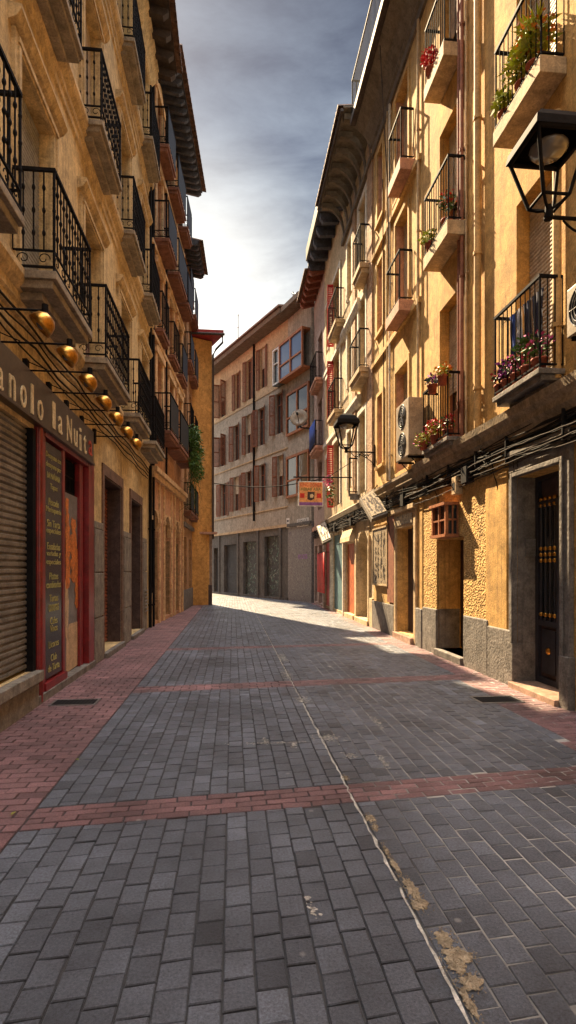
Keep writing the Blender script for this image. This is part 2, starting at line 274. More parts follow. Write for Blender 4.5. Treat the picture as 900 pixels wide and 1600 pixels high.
# ---------------------------------------------------------------- geometry helpers
class Frame:
    """a vertical plane: u along it, z up, n out of it"""
    def __init__(s, o, d, n):
        s.o = Vector((o[0], o[1], 0)); s.d = Vector((d[0], d[1], 0)).normalized(); s.n = Vector((n[0], n[1], 0)).normalized()
    def P(s, u, z, n=0.):
        p = s.o + s.d*u + s.n*n; p.z = z; return p
    def hit(s, x, y, n=0.):
        r = x-450
        d = Vector((850*math.sin(YAW)+r*math.cos(YAW), 850*math.cos(YAW)-r*math.sin(YAW), 890-y))
        q = s.o + s.n*n
        t = (q.x*s.n.x+q.y*s.n.y)/(d.x*s.n.x+d.y*s.n.y)
        p = d*t
        return ((p.x-s.o.x)*s.d.x+(p.y-s.o.y)*s.d.y, EYE+p.z)
WORLD = Frame((0, 0), (1, 0), (0, 1))     # u = x, n = y
class MB:
    def __init__(s): s.v = []; s.f = []; s.sm = []
    def add(s, vs, fs, smooth=False):
        b = len(s.v); s.v += [Vector(v) for v in vs]
        for f in fs: s.f.append([b+i for i in f]); s.sm.append(smooth)
        return s
    def quad(s, *p): return s.add(p, [list(range(len(p)))])
    def box(s, F, u0, u1, z0, z1, n0, n1):
        vs = [F.P(u, z, n) for n in (n0, n1) for z in (z0, z1) for u in (u0, u1)]
        return s.add(vs, [(0, 1, 3, 2), (4, 6, 7, 5), (0, 4, 5, 1), (2, 3, 7, 6), (0, 2, 6, 4), (1, 5, 7, 3)])
    def prof(s, F, u0, u1, pts):
        """extrude an (n,z) profile along u"""
        k = len(pts); vs = [F.P(u, z, n) for u in (u0, u1) for n, z in pts]
        return s.add(vs, [tuple(range(k)), tuple(range(2*k-1, k-1, -1))]+[(i, (i+1) % k, k+(i+1) % k, k+i) for i in range(k)])
    def plate(s, F, pts, n0, n1):
        """extrude a (u,z) outline along n"""
        k = len(pts); vs = [F.P(u, z, n) for n in (n0, n1) for u, z in pts]
        return s.add(vs, [tuple(range(k)), tuple(range(2*k-1, k-1, -1))]+[(i, (i+1) % k, k+(i+1) % k, k+i) for i in range(k)])
    def cyl(s, a, b, r0, r1=None, k=6, smooth=True, caps=True):
        a = Vector(a); b = Vector(b); r1 = r0 if r1 is None else r1
        d = (b-a); q = d.to_track_quat('Z', 'Y') if d.length > 1e-9 else Matrix.Identity(3).to_quaternion()
        vs = []
        for c, r in ((a, r0), (b, r1)):
            for i in range(k):
                t = 2*PI*i/k; vs.append(c + q @ Vector((r*math.cos(t), r*math.sin(t), 0)))
        fs = [(i, (i+1) % k, k+(i+1) % k, k+i) for i in range(k)]
        s.add(vs, fs, smooth)
        if caps: s.add(vs, [tuple(range(k)), tuple(range(2*k-1, k-1, -1))])
        return s
    def tube(s, pts, r, k=5):
        pts = [Vector(p) for p in pts]; rings = []
        for i, p in enumerate(pts):
            d = (pts[min(i+1, len(pts)-1)]-pts[max(i-1, 0)]).normalized()
            up = Vector((0, 0, 1)) if abs(d.z) < .95 else Vector((1, 0, 0))
            a = d.cross(up).normalized(); b = d.cross(a)
            rings.append([p+a*r*math.cos(2*PI*j/k)+b*r*math.sin(2*PI*j/k) for j in range(k)])
        vs = [v for g in rings for v in g]
        fs = [(i*k+j, i*k+(j+1) % k, (i+1)*k+(j+1) % k, (i+1)*k+j) for i in range(len(pts)-1) for j in range(k)]
        return s.add(vs, fs, True)
    def lathe(s, c, axis, prof, k=16, smooth=True):
        """prof: (radius, distance along axis)"""
        q = Vector(axis).to_track_quat('Z', 'Y'); c = Vector(c); vs = []
        for r, h in prof:
            for i in range(k):
                t = 2*PI*i/k; vs.append(c + q @ Vector((r*math.cos(t), r*math.sin(t), h)))
        return s.add(vs, [(j*k+i, j*k+(i+1) % k, (j+1)*k+(i+1) % k, (j+1)*k+i) for j in range(len(prof)-1) for i in range(k)], smooth)
    def add_piece(s): s.cuts = getattr(s, 'cuts', []); s.cuts.append(len(s.v))
    def split(s, tol=.012):
        """connected clusters of faces (touching bounding boxes join)"""
        par = list(range(len(s.v)))
        def find(i):
            while par[i] != i: par[i] = par[par[i]]; i = par[i]
            return i
        for f in s.f:
            for i in f[1:]: par[find(i)] = find(f[0])
        comp = {}
        for i in range(len(s.v)): comp.setdefault(find(i), []).append(i)
        bx = []
        for k, ids in comp.items():
            lo = [min(s.v[i][a] for i in ids)-tol for a in range(3)]; hi = [max(s.v[i][a] for i in ids)+tol for a in range(3)]
            bx.append([lo, hi, ids])
        ch = True
        while ch:
            ch = False; outb = []
            for b in bx:
                for o in outb:
                    if all(b[0][a] <= o[1][a] and b[1][a] >= o[0][a] for a in range(3)):
                        o[0] = [min(x, y) for x, y in zip(o[0], b[0])]; o[1] = [max(x, y) for x, y in zip(o[1], b[1])]; o[2] = o[2]+b[2]; ch = True; break
                else: outb.append([list(b[0]), list(b[1]), list(b[2])])
            bx = outb
        res = []
        where = {}
        for n, b in enumerate(bx):
            for i in b[2]: where[i] = n
            res.append(MB())
        maps = [dict() for _ in bx]
        for f, sm in zip(s.f, s.sm):
            n = where[f[0]]; mm = maps[n]; q = []
            for i in f:
                if i not in mm: mm[i] = len(res[n].v); res[n].v.append(s.v[i])
                q.append(mm[i])
            res[n].f.append(q); res[n].sm.append(sm)
        return [x for x in res if x.f]
    SPLIT = {'dado': 'dado_stone', 'plinth': 'plinth', 'smooth_pier': 'smooth_pier', 'rafters': 'rafter', 'window_surrounds': 'window_surround', 'door_surrounds': 'door_surround',
             'string_course': 'string_course', 'piers': 'pier', 'pilasters': 'pilaster', 'doorstep': 'doorstep', 'rough_render': 'rough_render', 'rough_stone_strips': 'rough_stone_strip',
             'arch_heads': 'arch_head', 'jamb_blocks': 'jamb_blocks', 'painted_reveals': 'painted_reveal', 'belt_course': 'belt_course', 'carved_trim': 'carved_trim', 'bracket': 'bracket',
             'tan_shapes': 'tan_shape', 'orange_shapes': 'orange_shapes', 'portal': 'portal', 'brass_rings': 'brass_ring', 'vent_grille': 'vent_slat'}
    def build(s, name, m, parent=None, at=None, bevel=0):
        if name in s.SPLIT and parent is not None:
            parts = s.split()
            if len(parts) <= 100:
                for p in parts: o = p._build(s.SPLIT[name], m, parent, at, bevel)
                return o
        return s._build(name, m, parent, at, bevel)
    def _build(s, name, m, parent=None, at=None, bevel=0):
        if at is None:
            if parent is not None: at = base_of(parent)
            else:
                xs = [v.x for v in s.v]; ys = [v.y for v in s.v]; zs = [v.z for v in s.v]
                at = Vector(((min(xs)+max(xs))/2, (min(ys)+max(ys))/2, min(zs)))
        me = bpy.data.meshes.new(name)
        me.from_pydata([tuple(v-at) for v in s.v], [], s.f); me.update()
        for p, q in zip(me.polygons, s.sm): p.use_smooth = q
        bm = bmesh.new(); bm.from_mesh(me); bmesh.ops.recalc_face_normals(bm, faces=bm.faces); bm.to_mesh(me); bm.free()
        me.materials.append(m)
        o = bpy.data.objects.new(name, me); COL.objects.link(o)
        if parent is not None: o.parent = parent
        else: o.location = at
        o['_b'] = tuple(at)
        if bevel:
            bv = o.modifiers.new('bevel', 'BEVEL'); bv.width = bevel; bv.segments = 2; bv.limit_method = 'ANGLE'
        return o
def base_of(o): return Vector(o['_b'])
def tag(o, label, cat, group=None):
    o['label'] = label; o['category'] = cat
    if group: o['group'] = group
    return o
def thing(name, label, cat, at, group=None):
    o = bpy.data.objects.new(name, None); COL.objects.link(o); o.location = at; o['_b'] = tuple(Vector(at)); o.empty_display_size = .2
    return tag(o, label, cat, group)
def structure(o): o['kind'] = 'structure'; return o

def text_shapes(s, extrude=.0):
    c = bpy.data.curves.new('t', 'FONT'); c.body = s; c.resolution_u = 3; c.extrude = extrude
    o = bpy.data.objects.new('t', c); COL.objects.link(o)
    me = bpy.data.meshes.new_from_object(o.evaluated_get(bpy.context.evaluated_depsgraph_get()))
    vs = [v.co.copy() for v in me.vertices]; fs = [tuple(p.vertices) for p in me.polygons]
    bpy.data.objects.remove(o); bpy.data.curves.remove(c); bpy.data.meshes.remove(me)
    return vs, fs
def write(mb, F, s, ua, ub, z0, z1, n, thick=.004, bold=0):
    """set a line of text between ua (reading start) and ub (end), z0..z1"""
    vs, fs = text_shapes(s, .5)
    if not vs: return
    x0 = min(v.x for v in vs); x1 = max(v.x for v in vs); y0 = min(v.y for v in vs); y1 = max(v.y for v in vs)
    mb.add([F.P(ua+(v.x-x0)/(x1-x0)*(ub-ua), z0+(v.y-y0)/(y1-y0)*(z1-z0), n+(v.z+.5)*thick) for v in vs], fs)

def wall(F, parent, u0, u1, z0, z1, ops, m, deep=6., reveal=.22, name='wall'):
    """front with rectangular openings, reveals, ends, back and top: one solid"""
    mb = MB()
    us = sorted({u0, u1, *[o[0] for o in ops], *[o[1] for o in ops]}); us = [u for u in us if u0 <= u <= u1]
    zs = sorted({z0, z1, *[o[2] for o in ops], *[o[3] for o in ops]}); zs = [z for z in zs if z0 <= z <= z1]
    for a, b in zip(us, us[1:]):
        for c, d in zip(zs, zs[1:]):
            cu = (a+b)/2; cz = (c+d)/2
            if any(o[0] < cu < o[1] and o[2] < cz < o[3] for o in ops): continue
            mb.quad(F.P(a, c), F.P(b, c), F.P(b, d), F.P(a, d))
    for o in ops:
        a, b, c, d = o[:4]; r = o[4] if len(o) > 4 and o[4] else reveal
        a = max(a, u0); b = min(b, u1)
        for p, q in (((a, c), (a, d)), ((b, c), (b, d)), ((a, c), (b, c)), ((a, d), (b, d))):
            mb.quad(F.P(*p), F.P(*q), F.P(*q, -r), F.P(*p, -r))
        mb.quad(F.P(a, c, -r-.06), F.P(b, c, -r-.06), F.P(b, d, -r-.06), F.P(a, d, -r-.06))
        for p, q in (((a, c), (a, d)), ((b, c), (b, d)), ((a, c), (b, c)), ((a, d), (b, d))):
            mb.quad(F.P(*p, -r), F.P(*q, -r), F.P(*q, -r-.06), F.P(*p, -r-.06))
    for u in (u0, u1): mb.quad(F.P(u, z0), F.P(u, z1), F.P(u, z1, -deep), F.P(u, z0, -deep))
    mb.quad(F.P(u0, z0, -deep), F.P(u1, z0, -deep), F.P(u1, z1, -deep), F.P(u0, z1, -deep))
    mb.quad(F.P(u0, z1), F.P(u1, z1), F.P(u1, z1, -deep), F.P(u0, z1, -deep))
    return mb.build(name, m, parent)
def slats(F, u0, u1, z0, z1, n, pitch=.05, amp=.012):
    mb = MB(); k = max(2, int((z1-z0)/pitch)); pts = []
    for i in range(k):
        za = z0+(z1-z0)*i/k; h = (z1-z0)/k
        pts += [(n, za), (n+amp, za+h*.25), (n+amp, za+h*.7), (n, za+h*.93)]
    pts.append((n, z1))
    vs = [F.P(u, z, q) for q, z in pts for u in (u0, u1)]
    return mb.add(vs, [(2*i, 2*i+1, 2*i+3, 2*i+2) for i in range(len(pts)-1)])
def window(F, parent, u0, u1, z0, z1, depth=.18, kind='glass', fm=None, drop=1., door=False, pane=None):
    """frame set back in the opening with glass, blind or both"""
    fm = fm or M['brownshutter']; pane = pane or M['glass']
    w = .05; mb = MB(); n0 = -depth-.03; n1 = -depth+.02
    mb.box(F, u0, u0+w, z0, z1, n0, n1).box(F, u1-w, u1, z0, z1, n0, n1).box(F, u0+w, u1-w, z0, z0+w, n0, n1).box(F, u0+w, u1-w, z1-w, z1, n0, n1)
    if kind in ('glass', 'half', 'grid'):
        c = (u0+u1)/2; mb.box(F, c-.03, c+.03, z0+w, z1-w, n0, n1+.004)
        zz = z0+(z1-z0)*.72; mb.box(F, u0+w, c-.03, zz-.02, zz+.02, n0, n1).box(F, c+.03, u1-w, zz-.02, zz+.02, n0, n1)
        if door: mb.box(F, u0+w, c-.03, z0+w, z0+(z1-z0)*.28, n0, n1-.01).box(F, c+.03, u1-w, z0+w, z0+(z1-z0)*.28, n0, n1-.01)
    o = mb.build('window', fm, parent)
    p = MB(); p.box(F, u0+w, u1-w, z0+w, z1-w, n0-.0, n0+.012); p.build('pane', pane, o)
    if kind in ('blind', 'half'):
        zz = z0+w if kind == 'blind' else z0+(z1-z0)*drop
        slats(F, u0+.02, u1-.02, zz, z1, -depth+.03, .055, .012).build('roller_blind', M['blind'] if pane is not M['glass_blue'] else M['blind_grey'], o)
    return o
def louvre(F, parent, u0, u1, z0, z1, n=.0, m=None, th=.035, name='shutter'):
    m = m or M['brownshutter']; mb = MB(); w = .045
    mb.box(F, u0, u0+w, z0, z1, n, n+th).box(F, u1-w, u1, z0, z1, n, n+th)
    zm = (z0+z1)/2
    for a, b in ((z0, z0+.07), (zm-.03, zm+.03), (z1-.07, z1)): mb.box(F, u0+w, u1-w, a, b, n, n+th)
    k = int((z1-z0)/.07)
    for i in range(k):
        a = z0+(z1-z0)*(i+.2)/k
        mb.add([F.P(u0+w, a, n+th), F.P(u1-w, a, n+th), F.P(u1-w, a+.06, n+.004), F.P(u0+w, a+.06, n+.004)], [(0, 1, 2, 3)])
    return mb.build(name, m, parent)
def swing_louvre(F, parent, u, z0, z1, ang, wid, m=None):
    """a louvre leaf hinged at u, opened ang degrees from the wall"""
    d = (F.d*math.cos(ang)+F.n*math.sin(ang)); nn = Vector((-d.y, d.x, 0))
    o = F.P(u, 0, .01); G = Frame((o.x, o.y), (d.x, d.y), (nn.x, nn.y))
    return louvre(G, parent, 0, wid, z0, z1, 0, m)

def scroll(mb, F, u, z, n, h, flip=1, axis='u', r=.006):
    """a small wrought iron S curl, drawn along u or along n"""
    pts = []
    for i in range(15):
        t = i/14*1.65*PI*1.2; rr = h*.42*(1-i/20)
        a = rr*math.cos(t)*flip; b = rr*math.sin(t)
        pts.append(F.P(u+a, z+b, n) if axis == 'u' else F.P(u, z+b, n+a))
    mb.tube(pts, r, 4)
def railing(F, parent, u0, u1, z, p, h=1.08, gap=.125, scrolls=True, knots=True, m=None, r=.009, name='railing', n0=0.02, band=.17):
    mb = MB(); R = r
    a = u0+.03; b = u1-.03; q = p-.03
    zb = z+.05; zt = z+h
    def rail(zz, th):
        mb.box(F, a-th, b+th, zz-th, zz+th, q-th, q+th)
        mb.box(F, a-th, a+th, zz-th*.98, zz+th*.98, n0, q-th).box(F, b-th, b+th, zz-th*.98, zz+th*.98, n0, q-th)
    rail(zt, .017); rail(zb, .011)
    if scrolls: rail(zb+band, .010)
    k = max(2, round((b-a)/gap))
    ks = max(1, round((q-n0)/gap))
    pos = [(a+(b-a)*i/k, q) for i in range(k+1)]+[(u, n0+(q-n0)*j/ks) for u in (a, b) for j in range(ks)]
    zlow = zb+(band if scrolls else 0)
    for i, (u, n) in enumerate(pos):
        corner = (i in (0, k))
        mb.cyl(F.P(u, z-.02 if corner else zlow, n), F.P(u, zt, n), R*(1.7 if corner else 1), k=5, caps=False)
        if knots:
            for zz in ((zlow+zt)/2, zlow+(zt-zlow)*.22, zlow+(zt-zlow)*.78):
                hh = .035; w = R*2.1
                mb.lathe(F.P(u, zz-hh, n), (0, 0, 1), [(R, 0), (w, hh*.7), (w, hh*1.3), (R, 2*hh)], 5)
    if scrolls:
        kk = max(2, round((b-a)/(band*1.15)))
        for i in range(kk):
            uc = a+(b-a)*(i+.5)/kk; scroll(mb, F, uc, zb+band/2, q, band*.92, 1 if i % 2 else -1)
        kk = max(1, round((q-n0)/(band*1.15)))
        for u in (a, b):
            for i in range(kk): scroll(mb, F, u, zb+band/2, n0+(q-n0)*(i+.5)/kk, band*.92, 1 if i % 2 else -1, 'n')
    return mb.build(name, m or M['iron'], parent)
def balcony(F, parent, u0, u1, z, p, th=.24, steps=3, m=None, **k):
    """z = walking surface"""
    mb = MB()
    for i in range(steps):
        ins = .045*i*i if steps > 1 else 0; a = z-th*i/steps; b = z-th*(i+1)/steps
        mb.box(F, u0+ins*.7, u1-ins*.7, b, a, .002-.01*i, p-ins)
    o = mb.build('balcony', m or M['slab'], parent, bevel=.008)
    railing(F, o, u0, u1, z, p, **k)
    return o
def px_balcony(F, parent, xf, yf, xn, yn, p, **k):
    """from the pixels of the far and near outer top corners of the slab"""
    u1, z1 = F.hit(xf, yf, p); u0, z0 = F.hit(xn, yn, p)
    return balcony(F, parent, min(u0, u1), max(u0, u1), (z0+z1)/2, p, **k), (min(u0, u1), max(u0, u1), (z0+z1)/2)
def rect(F, xa, xb, top, bot, n=0.):
    ua = F.hit(xa, 800, n)[0]; ub = F.hit(xb, 800, n)[0]
    return [min(ua, ub), max(ua, ub), F.hit(*bot, n)[1], F.hit(*top, n)[1]]
def eaves(F, parent, u0, u1, z, p, m=None, tile=True, rafter=.45, rise=.35, back=3.0, name='roof', soffit_th=.05, tm=None, rw=.05, rh=.12, board=None):
    """overhanging roof: boarded soffit, tile courses on top, rafters below"""
    sl = rise
    mb = MB(); mb.prof(F, u0, u1, [(p, z), (p, z+soffit_th), (-back, z+soffit_th+(p+back)*sl), (-back, z+(p+back)*sl)])
    r = mb.build(name, m or M['timber'], parent)
    if tile:
        t = MB(); k = int((u1-u0)/.21)
        for i in range(k):
            uc = u0+(u1-u0)*(i+.5)/k; w = (u1-u0)/k
            vs = []; n_ = 5
            for nn in (p+.15, -back):
                zz = z+soffit_th+.012+(p-nn)*sl
                for j in range(n_+1):
                    a = PI*j/n_; vs.append(F.P(uc-w*.5*math.cos(a), zz+.085*math.sin(a), nn))
            t.add(vs, [(j, j+1, n_+1+j+1, n_+1+j) for j in range(n_)], True)
            t.add(vs[:n_+1], [tuple(range(n_+1))])
        t.build('roof_tiles', tm or M['tile'], r)
    if rafter:
        f = MB(); k = int((u1-u0)/rafter)
        for i in range(k+1):
            uc = u0+.04+(u1-u0-.08)*i/k
            f.prof(F, uc-rw, uc+rw, [(p-.04, z-.003), (p-.04, z-rh*.5), (p-.16, z-rh), (.0, z+p*sl-rh-.02), (.0, z+p*sl-.003)])
        f.build('rafters', board or m or M['timber'], r)
    return r
def pipe(F, parent, u, z0, z1, n=.06, r=.045, m=None, name='downpipe'):
    mb = MB(); mb.cyl(F.P(u, z0, n), F.P(u, z1, n), r, k=10)
    z = z0+.6
    while z < z1: mb.cyl(F.P(u, z, n), F.P(u, z+.05, n), r*1.25, k=10); mb.box(F, u-.012, u+.012, z+.01, z+.04, 0, n-r); z += 2.1
    return mb.build(name, m or M['pipe_gold'], parent)
def leaves(mb, c, rx, ry, rz, n, size, droop=0., thin=.28):
    for _ in range(n):
        while True:
            p = Vector((random.uniform(-1, 1), random.uniform(-1, 1), random.uniform(-1, 1)))
            if p.length < 1: break
        p = Vector((p.x*rx, p.y*ry, p.z*rz))+Vector(c)
        a = Vector((random.gauss(0, 1), random.gauss(0, 1), random.gauss(0, .6)-droop)).normalized(); s = size*random.uniform(.6, 1.3)
        b = a.cross(Vector((random.gauss(0, 1), random.gauss(0, 1), random.gauss(0, 1)))).normalized()
        mb.add([p, p+a*s*.45+b*s*thin, p+a*s, p+a*s*.45-b*s*thin], [(0, 1, 2, 3)])
def flower_pot(at, label, r=.09, h=.15, leaf='leaf', petals='fl_red', spread=.14, n=60, nf=40, up=.12, ry=None, group='potted flowers on the right hand balconies', droop=0., lsize=.07):
    t = thing('flower_pot', label, 'flower pot', at, group)
    c = Vector(at); mb = MB(); mb.lathe(c, (0, 0, 1), [(0, 0), (r*.7, 0), (r*.95, h*.85), (r*1.08, h*.85), (r*1.08, h), (r*.9, h), (r*.85, h*.9), (0, h*.9)], 12)
    mb.build('pot', M['pot'], t)
    mb = MB(); leaves(mb, c+Vector((0, 0, h+up)), spread, ry or spread, spread*.8, n, lsize, droop, .28 if lsize < .12 else .11)
    for _ in range(6): mb.cyl(c+Vector((0, 0, h*.8)), c+Vector((random.uniform(-1, 1)*spread*.7, random.uniform(-1, 1)*spread*.7, h+up)), .004, .002, 4)
    mb.build('foliage', M[leaf], t)
    if petals:
        mb = MB(); leaves(mb, c+Vector((0, 0, h+up*1.2)), spread*1.0, (ry or spread), spread*.85, int(nf*1.5), .055, 0, .4)
        mb.build('flowers', M[petals], t)
    return t

# ================================================================ facade planes
FL = Frame((-2.33, 0), (0, 1), (1, 0))
FR = Frame((3.87, 0), (0, 1), (-1, 0))
_d = Vector((.37, 5.7, 0)).normalized()
F2 = Frame((-2.30, 15.5), (_d.x, _d.y), (_d.y, -_d.x))
_e = Vector((.13, 3.8, 0)).normalized()
F3 = Frame((-1.93, 21.2), (_e.x, _e.y), (_e.y, -_e.x))
FO = Frame((-.96, 25.0), (-1, 0), (0, -1))
_g = Vector((-4.18, 8.9, 0)).normalized()
FG = Frame((2.85, 28.2), (_g.x, _g.y), (-_g.y, _g.x))
_h = Vector((.90, -2.3, 0)).normalized()
FH = Frame((2.85, 28.2), (_h.x, _h.y), (_h.y, -_h.x))

# ================================================================ ground and paving
mb = MB(); mb.quad((-150, -60, -.03), (150, -60, -.03), (150, 300, -.03), (-150, 300, -.03))
structure(mb.build('ground', mat('sandy_ground', (.11, .10, .095), .9, var=.3, scale=2, bump=.3), at=Vector((0, 0, -.03))))
def joint_mat():
    m, t, b = nodes('joint_sand'); geo = N(t, 'ShaderNodeNewGeometry'); sp = N(t, 'ShaderNodeSeparateXYZ'); t.links.new(geo.outputs['Position'], sp.inputs[0])
    n = N(t, 'ShaderNodeTexNoise'); n.inputs['Scale'].default_value = 1.7; n.inputs['Detail'].default_value = 6; t.links.new(geo.outputs['Position'], n.inputs[0])
    ad = N(t, 'ShaderNodeMath', operation='MULTIPLY_ADD'); ad.inputs[1].default_value = 2.4; t.links.new(n.outputs['Fac'], ad.inputs[0]); t.links.new(sp.outputs['X'], ad.inputs[2])
    mr_ = N(t, 'ShaderNodeMapRange'); mr_.inputs['From Min'].default_value = 1.9; mr_.inputs['From Max'].default_value = 2.9; t.links.new(ad.outputs[0], mr_.inputs[0])
    mi = N(t, 'ShaderNodeMix', data_type='RGBA'); mi.inputs[6].default_value = (.045, .042, .042, 1); mi.inputs[7].default_value = (.36, .34, .31, 1)
    t.links.new(mr_.outputs[0], mi.inputs[0]); t.links.new(mi.outputs[2], b.inputs['Base Color']); b.inputs['Roughness'].default_value = .9
    return m
mb = MB(); mb.quad((-2.6, -8, -.010), (4.2, -8, -.010), (4.2, 45, -.010), (-2.6, 45, -.010)); mb.quad((-25, 25.5, -.0085), (-2.6, 25.5, -.0085), (-2.6, 75, -.0085), (-25, 75, -.0085))
mb.quad((.85, -8, -.0042), (4.2, -8, -.0042), (4.2, 45, -.0042), (.85, 45, -.0042))
structure(mb.build('road_bed', joint_mat(), at=Vector((0, 0, 0))))

SH = .09
def band_edges():
    # (y at x=0 of the near edge, far edge)
    return [(3.60, 3.92), (7.34, 7.70), (11.05, 11.35)]
def in_bands(x, y):
    yy = y-SH*x
    return any(a <= yy <= b for a, b in band_edges())
def right_border(y): return 3.0+.085*max(0, min(y, 8)-4.0)+.02*max(0, y-8)
class Pav:
    def __init__(s): s.v = []; s.f = []; s.t = []
    def add(s, x0, x1, y0, y1, sh, tone):
        """one bevelled stone; sh = shear of its cross joints"""
        g = .0032; c = .0042
        x0 += g; x1 -= g; y0 += g; y1 -= g
        if x1-x0 < .02 or y1-y0 < .02: return
        zt = random.gauss(0, .0011); tx = random.gauss(0, .011); ty = random.gauss(0, .011)
        cx = (x0+x1)/2; cy = (y0+y1)/2; b = len(s.v)
        jx = [random.gauss(0, .0019) for _ in range(4)]
        cor = [(x0+jx[0], y0+jx[1]), (x1+jx[2], y0+jx[3]), (x1+jx[1], y1+jx[2]), (x0+jx[3], y1+jx[0])]
        for ins, z in ((0, -.012), (0, zt-c), (c, zt)):
            for (x, y), (sx, sy) in zip(cor, ((1, 1), (-1, 1), (-1, -1), (1, -1))):
                xx = x+sx*ins; yy = y+sy*ins
                s.v.append((xx, yy+sh*xx, z+(0 if z == -.012 else tx*(xx-cx)+ty*(yy-cy))))
        s.f.append((b+8, b+9, b+10, b+11)); s.t.append(tone)
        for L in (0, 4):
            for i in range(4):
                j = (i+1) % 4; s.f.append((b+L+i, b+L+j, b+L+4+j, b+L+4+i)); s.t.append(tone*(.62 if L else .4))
    def build(s, name, m):
        me = bpy.data.meshes.new(name); me.from_pydata(s.v, [], s.f); me.update(); me.materials.append(m)
        at = me.attributes.new('tone', 'FLOAT', 'FACE')
        at.data.foreach_set('value', s.t)
        o = bpy.data.objects.new(name, me); COL.objects.link(o); return structure(o)
def tone(): return max(.5, random.gauss(1, .13)*random.choice([1]*14+[.72, 1.3]))
grey = Pav(); red = Pav(); redband = Pav(); redr = Pav()
PW, PD = .127, .156
edges = [-4.0]
for a, b in band_edges(): edges += [a, b]
edges += [33.0]
# grey fields between the bands
for k in range(0, len(edges), 2):
    ya, yb = edges[k], edges[k+1]
    nx = 0; x = -1.31
    while x < 3.75:
        x1 = min(x+PW, 3.86); off = ((nx % 2)*PD*.5+random.uniform(-.012, .012)+ (nx*.011)) % PD
        y = math.floor((ya)/PD)*PD+off-PD
        while y < yb:
            a = max(y, ya); b = min(y+PD, yb); ym = (a+b)/2+SH*x
            if b-a > .03 and ym > -3.5:
                rb = right_border(ym)
                if (x+x1)/2 < rb: grey.add(x, x1, a, b, SH, tone())
            y += PD
        x += PW; nx += 1
# red bands across
for a, b in band_edges():
    rows = 4; h = (b-a)/rows
    for r in range(rows):
        x = -1.31-(r % 2)*.1
        while x < 3.84:
            redband.add(max(x, -1.31), min(x+.205, 3.86), a+r*h, a+(r+1)*h, SH, tone()*.95); x += .205
# red pavement on the left
y = -3.5; r = 0
while y < 32:
    x = -1.315
    x -= (r % 2)*.1 if True else 0
    xx = -1.315
    first = .205 if r % 2 else .1025
    while xx > -2.45:
        x0 = max(xx-first, -2.45); red.add(x0, xx, y, y+.1, .02, tone()); xx = x0; first = .205
    y += .1; r += 1
# red pavement on the right
y = -3.5; r = 0
while y < 31:
    rb = right_border(y+.05+SH*3.3); xx = rb+.01 if True else 0
    first = .205 if r % 2 else .1025
    xx = math.floor(rb/PW)*PW
    xx = -1.31+PW*round((rb+1.31)/PW)
    while xx < 3.84:
        x1 = min(xx+first, 3.86); ya_, yb_ = y, y+.1
        for a, b in band_edges():
            if ya_ < b and yb_ > a:
                if ya_ < a: yb_ = a
                elif yb_ > b: ya_ = b
                else: yb_ = ya_
        if yb_-ya_ > .03: redr.add(xx, x1, ya_, yb_, SH, tone())
        xx = x1; first = .205
    y += .1; r += 1
grey.build('road', M['paver']); red.build('pavement', M['paver_red']); redband.build('paving_bands', M['paver_red'])
redr.build('pavement', M['paver_red'])
# smooth side street surface behind the orange corner
mb = MB(); mb.quad((-2.5, 33, -.004), (3.8, 33.3, -.004), (3.8, 46, -.004), (-2.5, 46, -.004))
structure(mb.build('side_street', mat('far_paving', (.13, .125, .12), .8, var=.3, scale=6, bump=.4)))
# mortar line and cement patches along the gutter
mb = MB(); random.seed(11)
pts = []; y = .5
while y < 24:
    w = .0035+abs(random.gauss(0, .0035)); pts.append((.83+random.gauss(0, .004), y, w)); y += .06
for (x, y, w), (x2, y2, w2) in zip(pts, pts[1:]):
    if random.random() < .06 and y < 9: continue
    e1 = random.gauss(0, .002)
    mb.add([(x-w, y, .0045), (x+w, y+e1, .0045), (x2+w2, y2, .0045), (x2-w2, y2-e1, .0045)], [(0, 1, 2, 3)])
def smear(cx, cy, l, w, ang=0.):
    for _ in range(int(l*w*4500)+10):
        a = random.gauss(0, l*.35); b = random.gauss(0, w*.35); s = random.uniform(.004, .012)
        x = cx+a*math.cos(ang)-b*math.sin(ang); y_ = cy+a*math.sin(ang)+b*math.cos(ang)
        k = 5; mb.add([(x+s*math.cos(2*PI*i/k+b)*random.uniform(.5, 1.3), y_+s*math.sin(2*PI*i/k+b)*random.uniform(.5, 1.3), .0046) for i in range(k)], [tuple(range(k))])
smear(.42, 5.0, .55, .035); smear(.30, 5.06, .04, .14); smear(.55, 4.93, .04, .12); smear(.85, 6.6, .12, .3); smear(.9, 5.1, .18, .16); smear(1.0, 4.6, .1, .12)
smear(.37, 2.55, .03, .14, .1); smear(1.25, 4.4, .04, .3); smear(.82, 8.2, .1, .6); smear(1.5, 5.6, .05, .4); smear(.9, 9.8, .1, .7)
structure(mb.build('mortar_line', M['mortar'], at=Vector((.83, 0, 0))))
mb = MB()
